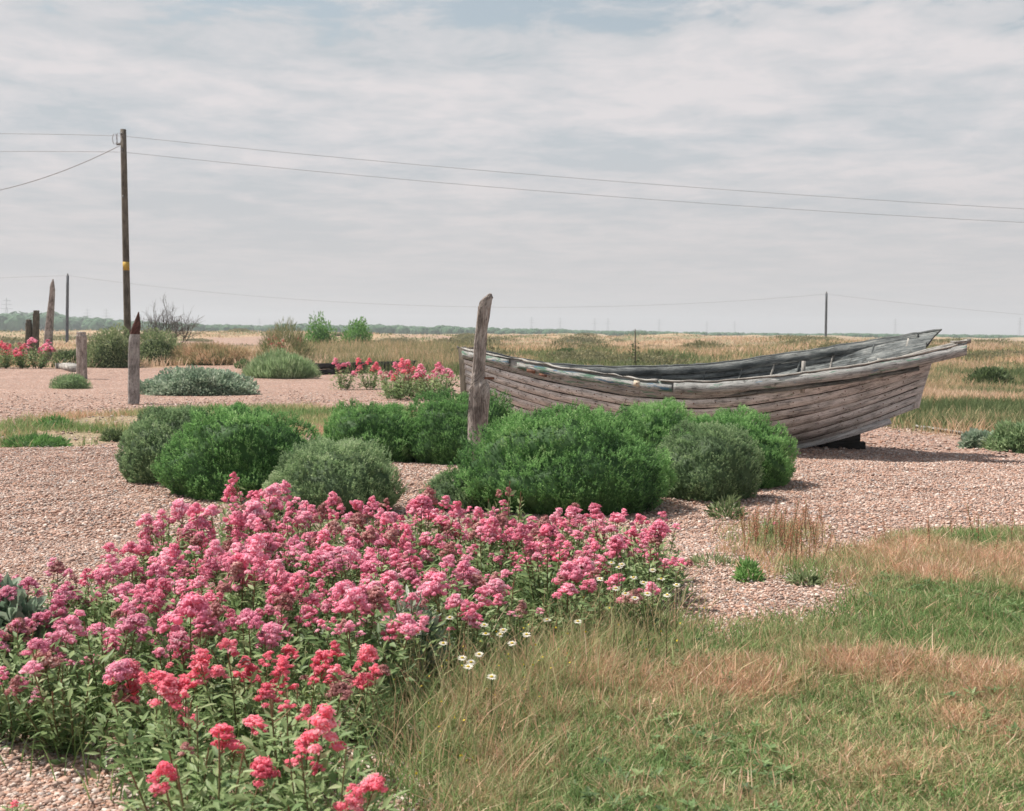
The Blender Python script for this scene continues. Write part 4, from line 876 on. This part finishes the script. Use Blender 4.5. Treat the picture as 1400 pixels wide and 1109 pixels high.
mound('leafy_weed', 50, 98, 570, 588, 'green weed standing in the left grass strip', 'fresh', 'plant', 122, 700, .08, .8, .16, tone=.2)
mound('leafy_weed', 8, 95, 596, 614, 'low green weed nearest the left edge on the grass strip', 'fresh', 'plant', 123, 1400, .08, .6, .16, tone=.15)
mound('leafy_weed', 138, 172, 588, 604, 'low green weed left of the grey-green shrub', 'bush', 'plant', 124, 600, .08, .7, .18, tone=.4)
mound('heath_bush', 755, 792, 478, 500, 'small dark bush seen over the left half of the boat', 'bush', 'bush', 125, 900, .16, .7, .3, tone=.4)
mound('heath_bush', 846, 892, 452, 463, 'tiny dark bush on the horizon behind the thin stake', 'bush', 'bush', 126, 1500, .35, .8, .4, tone=.3)
def heath_bushes():
    rng = np.random.default_rng(5); base = leafblob(rng, 1500, (1.9, 1.5, .6), .15, 'bush', .5).build('heath_bush', MT['scrub']); k = 0
    for i in range(170):
        px = rng.uniform(-60, 1460); Y = 1/rng.uniform(1/420, 1/48.)
        if px < 640 and Y < 75: continue
        o = base if k == 0 else base.copy()
        if k: col.objects.link(o)
        k += 1; X = (px-700)/F*Y; s = rng.uniform(.5, 1.3)*min(1.5, .35+Y/130); o.location = (X, Y, float(hgt(X, Y))-.05); o.scale = (s*rng.uniform(.8, 1.8), s, s*rng.uniform(.6, 1.2)); o.rotation_euler = (0, 0, rng.uniform(0, 6)); tag(o, 'small low bush dotted across the distant tawny heath', 'bush', 'bushes dotted across the heath')
heath_bushes()
# bare twiggy shrub
def twigs():
    rng = np.random.default_rng(9); b = at(222, 492); b = np.array([(222-700)/F*56, 56, 0]); mb = MB()
    def grow(p, d, l, r_, lev):
        q = p+d*l; m_ = (p+q)/2+rng.normal(0, l*.05, 3); V, Q, T, uv = tube(np.array([p, m_, q]), [r_, r_*.8, r_*.6], 4, cap=False); mb.add(V, Q, T, tone=rng.random()*.8)
        if lev == 0: return
        for _ in range(rng.integers(2, 5)):
            grow(p+d*l*rng.uniform(.5, 1), unit(d+rng.normal(0, .42, 3)+[0.03, 0, .12]), l*rng.uniform(.55, .85), r_*.6, lev-1)
    for _ in range(9): grow(np.array([rng.uniform(-.4, .4), rng.uniform(-.3, .3), 0]), unit(np.array([rng.normal(.05, .35), rng.normal(0, .3), 1])), 1.15, .035, 4)
    o = mb.build('bare_shrub', MT['twig']); o.location = b; tag(o, 'leafless dark twiggy shrub standing above the bush behind the posts', 'shrub')
    # thin stake with leaves behind the boat
    st = atd(868, 500, 45); st[2] = float(hgt(st[0], 45)); root = empty('thin_stake', tuple(st)); tag(root, 'thin leafy stake standing in the heath behind the boat', 'stake'); mb = MB(); V, Q, T, uv = tube(np.array([[0, 0, 0], [.01, 0, .8], [-.01, 0, z_for(st[0], 45, 450)-st[2]]]), [.035, .03, .02], 6); mb.add(V, Q, T, uv=uv); mb.build('shaft', MT['pole'], root)
    n = 60; P = np.stack([rng.normal(0, .1, n), rng.normal(0, .1, n), rng.uniform(.1, 1.1, n)], 1); V, Q, T, t = leaves(P, rng.normal(0, 1, (n, 3)), rng.normal(0, 1, (n, 3)), .14, .06, rng.random(n)*.6); mb = MB(); mb.add(V, Q, T, t); mb.build('leaves', MT['bush'], root)
twigs()
# ------------------------------------------------------------------ red valerian
def head_mesh(rng, R_, Hh, nsub, nfl, fs):
    """flower head: tiers of small domes made of tiny florets; origin at its base"""
    mb = MB(); cs = []
    for i in range(nsub):
        t = (i+.5)/nsub; r_ = R_*(.95-.75*t)*np.sqrt(rng.uniform(.25, 1)); a = i*2.4+rng.normal(0, .3); cs.append((r_*np.cos(a), r_*np.sin(a), Hh*t+rng.normal(0, Hh*.06), R_*rng.uniform(.30, .42)))
    for (x, y, z, q) in cs:
        d = unit(rng.normal(0, 1, (nfl, 3))); d[:, 2] = np.abs(d[:, 2])*1.0-.25*rng.random(nfl); P = np.array([x, y, z])+d*q*[1, 1, .75]*rng.uniform(.8, 1.08, (nfl, 1)); nn = unit(d+[0, 0, .35]+rng.normal(0, .28, (nfl, 3)))
        a = unit(np.cross(nn, rng.normal(0, 1, (nfl, 3)))); b = np.cross(nn, a); s = fs*rng.uniform(.7, 1.25, (nfl, 1))
        c = P+nn*s*.25; V = np.stack([P-a*s, c-b*s*.6, P+a*s, c+b*s*.6], 1).reshape(-1, 3)
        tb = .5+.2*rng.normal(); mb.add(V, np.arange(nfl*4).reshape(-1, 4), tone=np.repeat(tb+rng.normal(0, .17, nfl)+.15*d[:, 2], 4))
        iv, jf = ico(0); mb.add(iv*q*.72*[1, 1, .7]+[x, y, z], T=jf, tone=.5)
    return mb
rngv = np.random.default_rng(42)
HEADS = {}
for cname in ('pink', 'mauve', 'coral', 'faded'):
    HEADS[cname] = []
    for k in range(6):
        r_ = [.042, .050, .036, .055, .030, .045][k]; h = [.055, .04, .06, .05, .03, .075][k]; ns_ = [11, 14, 8, 18, 5, 13][k]
        m_ = head_mesh(rngv, r_, h, ns_, 30, .0052).build('flower_head', MT[cname]); HEADS[cname].append(m_.data); bpy.data.objects.remove(m_)
def val_proto(rng, Hp, spread, nst, leafy=1.0):
    """returns meshes for foliage, stems and the head slots of one plant"""
    fb = MB(); sb = MB(); slots = []
    for i in range(nst):
        a = rng.uniform(0, 6.28); r_ = spread*np.sqrt(rng.random()); b = np.array([np.cos(a)*r_*.35, np.sin(a)*r_*.35, 0]); h = Hp*rng.uniform(.62, 1.0)*(1-.22*(r_/spread)**2)
        tip = np.array([np.cos(a)*r_, np.sin(a)*r_, h]); mid = (b+tip)/2+np.array([np.cos(a), np.sin(a), 0])*r_*.08+rng.normal(0, .012, 3); ts = np.linspace(0, 1, 7)
        P = np.array([(1-t)**2*b+2*t*(1-t)*mid+t*t*tip for t in ts]); V, Q, T, uv = tube(P, np.linspace(.0042, .0022, 7), 4, cap=False); sb.add(V, Q, T, tone=np.repeat(np.linspace(.2, .9, 7), 4))
        slots.append((tip, rng.uniform(.75, 1.2)))
        # small side heads
        if rng.random() < .65:
            t = rng.uniform(.78, .9); p = (1-t)**2*b+2*t*(1-t)*mid+t*t*tip; aa = rng.uniform(0, 6.28); q = p+np.array([np.cos(aa)*.05, np.sin(aa)*.05, .035]); V, Q, T, uv = tube(np.array([p, (p+q)/2+[0, 0, -.006], q]), .0018, 3, cap=False); sb.add(V, Q, T, tone=.8); slots.append((q, rng.uniform(.45, .7)))
        npair = int(13*leafy); 
        tl = np.linspace(.06, .84, npair); ph = rng.uniform(0, 3.14)
        for j, t in enumerate(tl):
            p = (1-t)**2*b+2*t*(1-t)*mid+t*t*tip; aa = ph+j*1.57
            k_ = 2; PP = np.repeat(p[None], k_, 0); az = aa+np.arange(k_)*np.pi+rng.normal(0, .3, k_); el = rng.uniform(.15, .9, k_); D = np.stack([np.cos(az)*np.cos(el), np.sin(az)*np.cos(el), np.sin(el)], 1)
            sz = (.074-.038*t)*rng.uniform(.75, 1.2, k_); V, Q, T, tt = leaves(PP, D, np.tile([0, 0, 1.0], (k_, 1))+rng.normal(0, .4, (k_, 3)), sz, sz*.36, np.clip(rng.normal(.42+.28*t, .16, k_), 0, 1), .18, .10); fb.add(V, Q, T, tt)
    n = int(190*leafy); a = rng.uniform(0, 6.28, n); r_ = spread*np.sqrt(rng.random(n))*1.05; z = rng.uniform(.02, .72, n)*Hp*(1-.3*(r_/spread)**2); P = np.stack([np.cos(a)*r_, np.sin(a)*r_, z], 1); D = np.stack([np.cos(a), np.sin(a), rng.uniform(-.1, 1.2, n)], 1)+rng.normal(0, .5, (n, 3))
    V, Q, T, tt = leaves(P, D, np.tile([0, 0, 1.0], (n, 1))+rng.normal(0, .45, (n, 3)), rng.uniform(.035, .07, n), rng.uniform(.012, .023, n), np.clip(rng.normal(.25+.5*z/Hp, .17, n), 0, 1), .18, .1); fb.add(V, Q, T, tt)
    return fb, sb, slots
PROT = []
for k in range(7):
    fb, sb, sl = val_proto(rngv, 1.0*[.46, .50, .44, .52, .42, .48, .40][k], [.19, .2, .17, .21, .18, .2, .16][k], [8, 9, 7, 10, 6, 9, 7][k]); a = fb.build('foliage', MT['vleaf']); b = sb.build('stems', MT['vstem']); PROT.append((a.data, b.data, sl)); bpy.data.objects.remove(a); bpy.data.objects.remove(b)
def valerian(X, Y, color, label, group, scale=1.0, k=None, hs=1.0, rng=rngv, maxh=99, zs=1.0):
    k = int(rng.integers(0, len(PROT))) if k is None else k; fm, smh, sl = PROT[k]
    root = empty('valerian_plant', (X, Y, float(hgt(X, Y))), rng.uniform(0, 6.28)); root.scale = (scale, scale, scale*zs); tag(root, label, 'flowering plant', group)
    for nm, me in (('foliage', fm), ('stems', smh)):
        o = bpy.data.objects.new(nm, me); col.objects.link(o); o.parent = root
    for i, (p, s) in enumerate(sl[:maxh]):
        if rng.random() < .07: continue
        me = HEADS['faded' if rng.random() < .12 else color][int(rng.integers(0, 6))]; o = bpy.data.objects.new('flower_head', me); col.objects.link(o); o.parent = root; s2 = s*hs*rng.uniform(.72, 1.22)
        o.location = (p[0], p[1], p[2]-.008); o.scale = (s2, s2, s2*rng.uniform(.8, 1.25)); o.rotation_euler = (rng.normal(0, .2), rng.normal(0, .2), rng.uniform(0, 6.28))
    return root
def bed():
    rng = np.random.default_rng(8)
    coral = poly([(175, 1070), (215, 1010), (300, 1000), (420, 990), (545, 980), (560, 1060), (540, 1400), (170, 1400)])
    mauve = poly([(-100, 900), (60, 850), (170, 890), (230, 1010), (200, 1080), (-100, 1060)])
    dens_poly = poly([(100, 800), (400, 770), (640, 790), (640, 880), (480, 930), (200, 930), (60, 870)])
    lo_ = BED.min(0); hi_ = BED.max(0); pts = []
    cand = rng.uniform(lo_, hi_, (9000, 2)); sd = sdist(cand, BED); ic = sdist(cand, coral) > 0; im = sdist(cand, mauve) > 0
    for p, s, c, m_ in zip(cand, sd, ic, im):
        if s < .10 or p[1] < 3.05: continue
        if all((p[0]-q[0])**2+(p[1]-q[1])**2 > (.245 if p[1] > 4.3 else .26)**2 for q in pts): pts.append((p[0], p[1], c, m_))
    n = 0
    for (x, y, c, m_) in pts:
        px, py = proj((x, y, 0)); back = y > 6.2; f_ = rng.random(); rightside = px > 640
        cl, lb, gp = 'pink', 'pink valerian plant in the thick of the flower bed before the domed shrubs', 'pink valerian in the middle of the bed'
        if back: lb, gp = 'pink valerian plant along the back row of the bed nearest the domed shrubs', 'pink valerian along the back of the bed'
        if c: cl, lb, gp = 'coral', 'coral red valerian plant at the very front of the flower bed', 'coral valerian at the front of the bed'
        elif m_: cl, lb, gp = 'mauve', 'mauve pink valerian plant at the front left of the bed by the bare shingle', 'mauve valerian at the front left of the bed'
        elif rightside: lb, gp = 'pink valerian plant in the looser right part of the bed above the long grass', 'pink valerian in the right of the bed'
        mh = 99; hs = 1.0
        if c and y < 3.9: mh = 5
        if m_ and y < 4.6: mh = 5
        if rightside: mh = 14; hs = 1.0
        if not c and not m_ and not rightside and f_ < .15: cl = 'mauve'
        zs = .92
        if back: zs = 1.06
        if c: zs = .88
        if px > 700: zs = min(zs, .90)
        if rightside and y < 6: mh = 8; zs = .82
        valerian(x, y, cl, lb, gp, rng.uniform(.88, 1.12), hs=hs*1.06, rng=rng, maxh=mh, zs=zs); n += 1
    print('valerian plants', n)
    # single standouts
    p = at(343, 772); valerian(p[0], p[1], 'pink', 'tallest pink valerian, rising before the dark gap between the left shrubs', 'pink valerian along the back of the bed', 1.18, 3, 1.1, rng, 12, 1.1)
    p = at(690, 790); valerian(p[0], p[1], 'mauve', 'tall faded valerian spike rising in front of the low straggly shrub', None, 1.1, 2, .95, rng, 4, 1.35)
    p = at(1050, 735); valerian(p[0], p[1], 'pink', 'lone small pink valerian sprig among the weeds on the right shingle', None, .5, 4, 1.1, rng, 3, .9)
    p = at(20, 1128); valerian(p[0], p[1], 'coral', 'lone coral valerian sprig on the shingle in the bottom left corner', None, .34, 6, 1.8, rng, 2, .8)
    # far clumps
    for (px, py, c, s, lb) in ((470, 533, 'pink', 1.7, 'small pink valerian clump farthest left in front of the sleeper wall'), (507, 533, 'coral', 1.9, 'rounded coral valerian clump in the middle before the sleeper wall'),
            (548, 548, 'coral', 2.2, 'coral pink valerian clump left of the boat, in front'), (578, 542, 'pink', 2.2, 'pink valerian clump left of the boat, in the middle'), (606, 540, 'pink', 2.3, 'pink valerian clump touching the left end of the boat'), (560, 538, 'coral', 2.0, 'coral valerian clump left of the boat, at the back'),
            (536, 545, 'pink', 1.9, 'pink valerian clump in front at the left of the boat group'), (592, 548, 'pink', 2.0, 'pink valerian clump in front at the right of the boat group'), (565, 545, 'faded', 1.7, 'fading brownish valerian clump amid the pink ones by the boat'),
            (20, 503, 'pink', 2.4, 'pink valerian clump behind the red ones at the left edge'), (8, 507, 'coral', 2.6, 'red valerian clump at the left edge of the photo'), (30, 507, 'coral', 2.6, 'red valerian clump second from the left edge'), (50, 507, 'pink', 2.8, 'pink valerian clump left of the tall leaning post'), (-12, 507, 'coral', 2.6, 'red valerian clump cut by the left edge'),
            (372, 500, 'coral', 2.6, 'faint red valerian clump in the scrub left of the sleeper wall'), (408, 498, 'coral', 2.6, 'thin red valerian clump right of the scrub by the sleeper wall')):
        p = at(px, py); valerian(p[0], p[1], c, lb, 'valerian clumps in the distance', s, None, 1.15, rng, 16, .9)
bed()
# ------------------------------------------------------------------ ox-eye daisies and dock spikes
def daisies():
    rng = np.random.default_rng(14)
    spots = [(424, 0)]; spots = [(622, 818), (655, 820), (598, 836), (662, 855), (664, 867), (684, 868), (748, 848), (644, 906), (632, 900), (672, 926), (836, 770), (850, 772), (892, 780), (866, 790), (880, 797), (855, 812), (868, 818), (912, 814), (846, 776), (640, 912), (571, 866), (688, 862), (615, 845), (640, 838), (700, 880), (720, 868), (606, 880), (655, 895), (925, 800), (820, 792), (842, 805), (885, 812), (904, 792), (790, 850)]
    def mkd(X, Y, z, label):
        root = empty('oxeye_daisy', (X, Y, 0)); tag(root, label, 'flower', 'white daisies in the flower bed')
        mb = MB(); V, Q, T, uv = tube(np.array([[rng.normal(0, .02), rng.normal(0, .02), 0], [0, 0, z*.6], [0, 0, z]]), .0018, 4); mb.add(V, Q, T, tone=.3); mb.build('stem', MT['vstem'], root)
        n = 14; a = np.linspace(0, 6.2832, n, endpoint=False); tl = rng.uniform(.1, .45); P = np.stack([np.cos(a)*.004, np.sin(a)*.004, np.full(n, z)], 1); D = np.stack([np.cos(a), np.sin(a)-.0, rng.normal(.1, .1, n)-tl*np.sin(a)*-1], 1)
        V, Q, T, t = leaves(P, D, np.tile([0, 0, 1.0], (n, 1)), .017, .010, rng.random(n), .05); mb = MB(); mb.add(V, Q, T, t); mb.build('petals', MT['white'], root)
        iv, jf = ico(1); mb = MB(); mb.add(iv*[.007, .007, .004]+[0, 0, z+.003], T=jf, tone=.4); mb.build('disc', MT['yellowflower'], root)
    for i, (px, py) in enumerate(spots):
        z = rng.uniform(.17, .25); 
        if py < 800 or px > 830: z = .34
        p = at(px, py, z); mkd(p[0], p[1], z-float(hgt(p[0], p[1]))*0, 'white daisy near the right end of the pink flowers' if px > 800 else 'white daisy in the grassy front of the pink flowers')
daisies()
def docks():
    rng = np.random.default_rng(15); base = None
    for i in range(64):
        px = rng.choice([rng.uniform(1015, 1125), rng.uniform(1180, 1390)], p=[.75, .25]); py = rng.uniform(735, 780); p = at(px, py)
        if base is None:
            root = empty('sorrel_spike', (0, 0, 0)); mb = MB(); h = .3
            V, Q, T, uv = tube(np.array([[0, 0, 0], [.006, 0, .15], [.0, .01, h]]), .0025, 4); mb.add(V, Q, T, tone=.6); mb.build('stem', MT['vstem'], root)
            n = 120; z = rng.uniform(.35, 1, n)*h; P = np.stack([rng.normal(0, .007, n), rng.normal(0, .007, n), z], 1); V, Q, T, t = leaves(P, rng.normal(0, 1, (n, 3))+[0, 0, .8], rng.normal(0, 1, (n, 3)), .010, .005, rng.random(n)); mb = MB(); mb.add(V, Q, T, t); mb.build('seed_head', MT['redseed'], root); base = root; o = root
        else: o = copy_tree(base)
        s = rng.uniform(.45, 1.05); o.scale = (s, s, s); o.location = (p[0], p[1], float(hgt(p[0], p[1]))); o.rotation_euler = (rng.normal(0, .12), rng.normal(0, .12), rng.uniform(0, 6)); tag(o, 'thin rusty red sorrel spike in the weed patch on the right shingle', 'plant', 'sorrel spikes among the weeds')
docks()
def lawn_weeds():
    rng = np.random.default_rng(19); mb = MB(); P = scatter(rng, 5200, LAWN, .2, 1, r1=8.5); P = P[(sdist(P, BED) < 0) & (fbm(P[:, 0]*1.5, P[:, 1]*1.5, 44) > .47)]; n = len(P); k = 7
    c = np.repeat(P3(P), k, 0); az = np.tile(np.arange(k)*6.283/k, n)+np.repeat(rng.uniform(0, 6, n), k)+rng.normal(0, .25, n*k); el = rng.uniform(.1, .8, n*k); D = np.stack([np.cos(az)*np.cos(el), np.sin(az)*np.cos(el), np.sin(el)], 1); c[:, 2] += np.repeat(rng.uniform(.01, .05, n), k)
    V, Q, T, t = leaves(c, D, np.tile([0, 0, 1.0], (n*k, 1)), np.repeat(rng.uniform(.02, .05, n), k)*rng.uniform(.7, 1.2, n*k), np.repeat(rng.uniform(.008, .018, n), k), np.repeat(rng.uniform(.15, .8, n), k)+rng.normal(0, .1, n*k), .15, .15)
    mb.add(V, Q, T, t); o = mb.build('lawn_weeds', MT['vleaf']); tag(o, 'broad-leaved little weeds growing through the lawn', 'weeds', kind='stuff')
lawn_weeds()
def buttercups():
    rng = np.random.default_rng(16); mb = MB(); P = scatter(rng, 9000, TALL, .3, 2, r1=9); P = P[rng.random(len(P)) < .35]
    n = len(P); c = np.column_stack([P, rng.uniform(.06, .2, n)]); a = unit(rng.normal(0, 1, (n, 3))*[1, 1, .3]); b = unit(np.cross(a, rng.normal(0, 1, (n, 3)))); s = .0055
    V = np.stack([c-a*s, c-b*s, c+a*s, c+b*s], 1).reshape(-1, 3); mb.add(V, np.arange(n*4).reshape(-1, 4), tone=.5); o = mb.build('yellow_flowers', MT['yellowflower']); tag(o, 'scattered tiny yellow flowers in the long grass', 'flowers', kind='stuff')
buttercups()
# ------------------------------------------------------------------ haze
def haze():
    m = mat('haze'); g = G(m); v = g.n('ShaderNodeVolumePrincipled', {'Color': (.88, .93, .98, 1), 'Density': .00034, 'Anisotropy': .1}); o = g.n('ShaderNodeOutputMaterial'); g.L.new(v.outputs[0], o.inputs['Volume'])
    s = 4400; V = np.array([[x, y, z] for z in (-6.0, 70.0) for y in (-s, s) for x in (-s, s)]); Q = np.array([[0, 2, 3, 1], [4, 5, 7, 6], [0, 1, 5, 4], [2, 6, 7, 3], [0, 4, 6, 2], [1, 3, 7, 5]])
    o = mk('haze', V, Q, m); tag(o, 'thin pale summer haze over the heath', 'haze', kind='stuff')
haze()
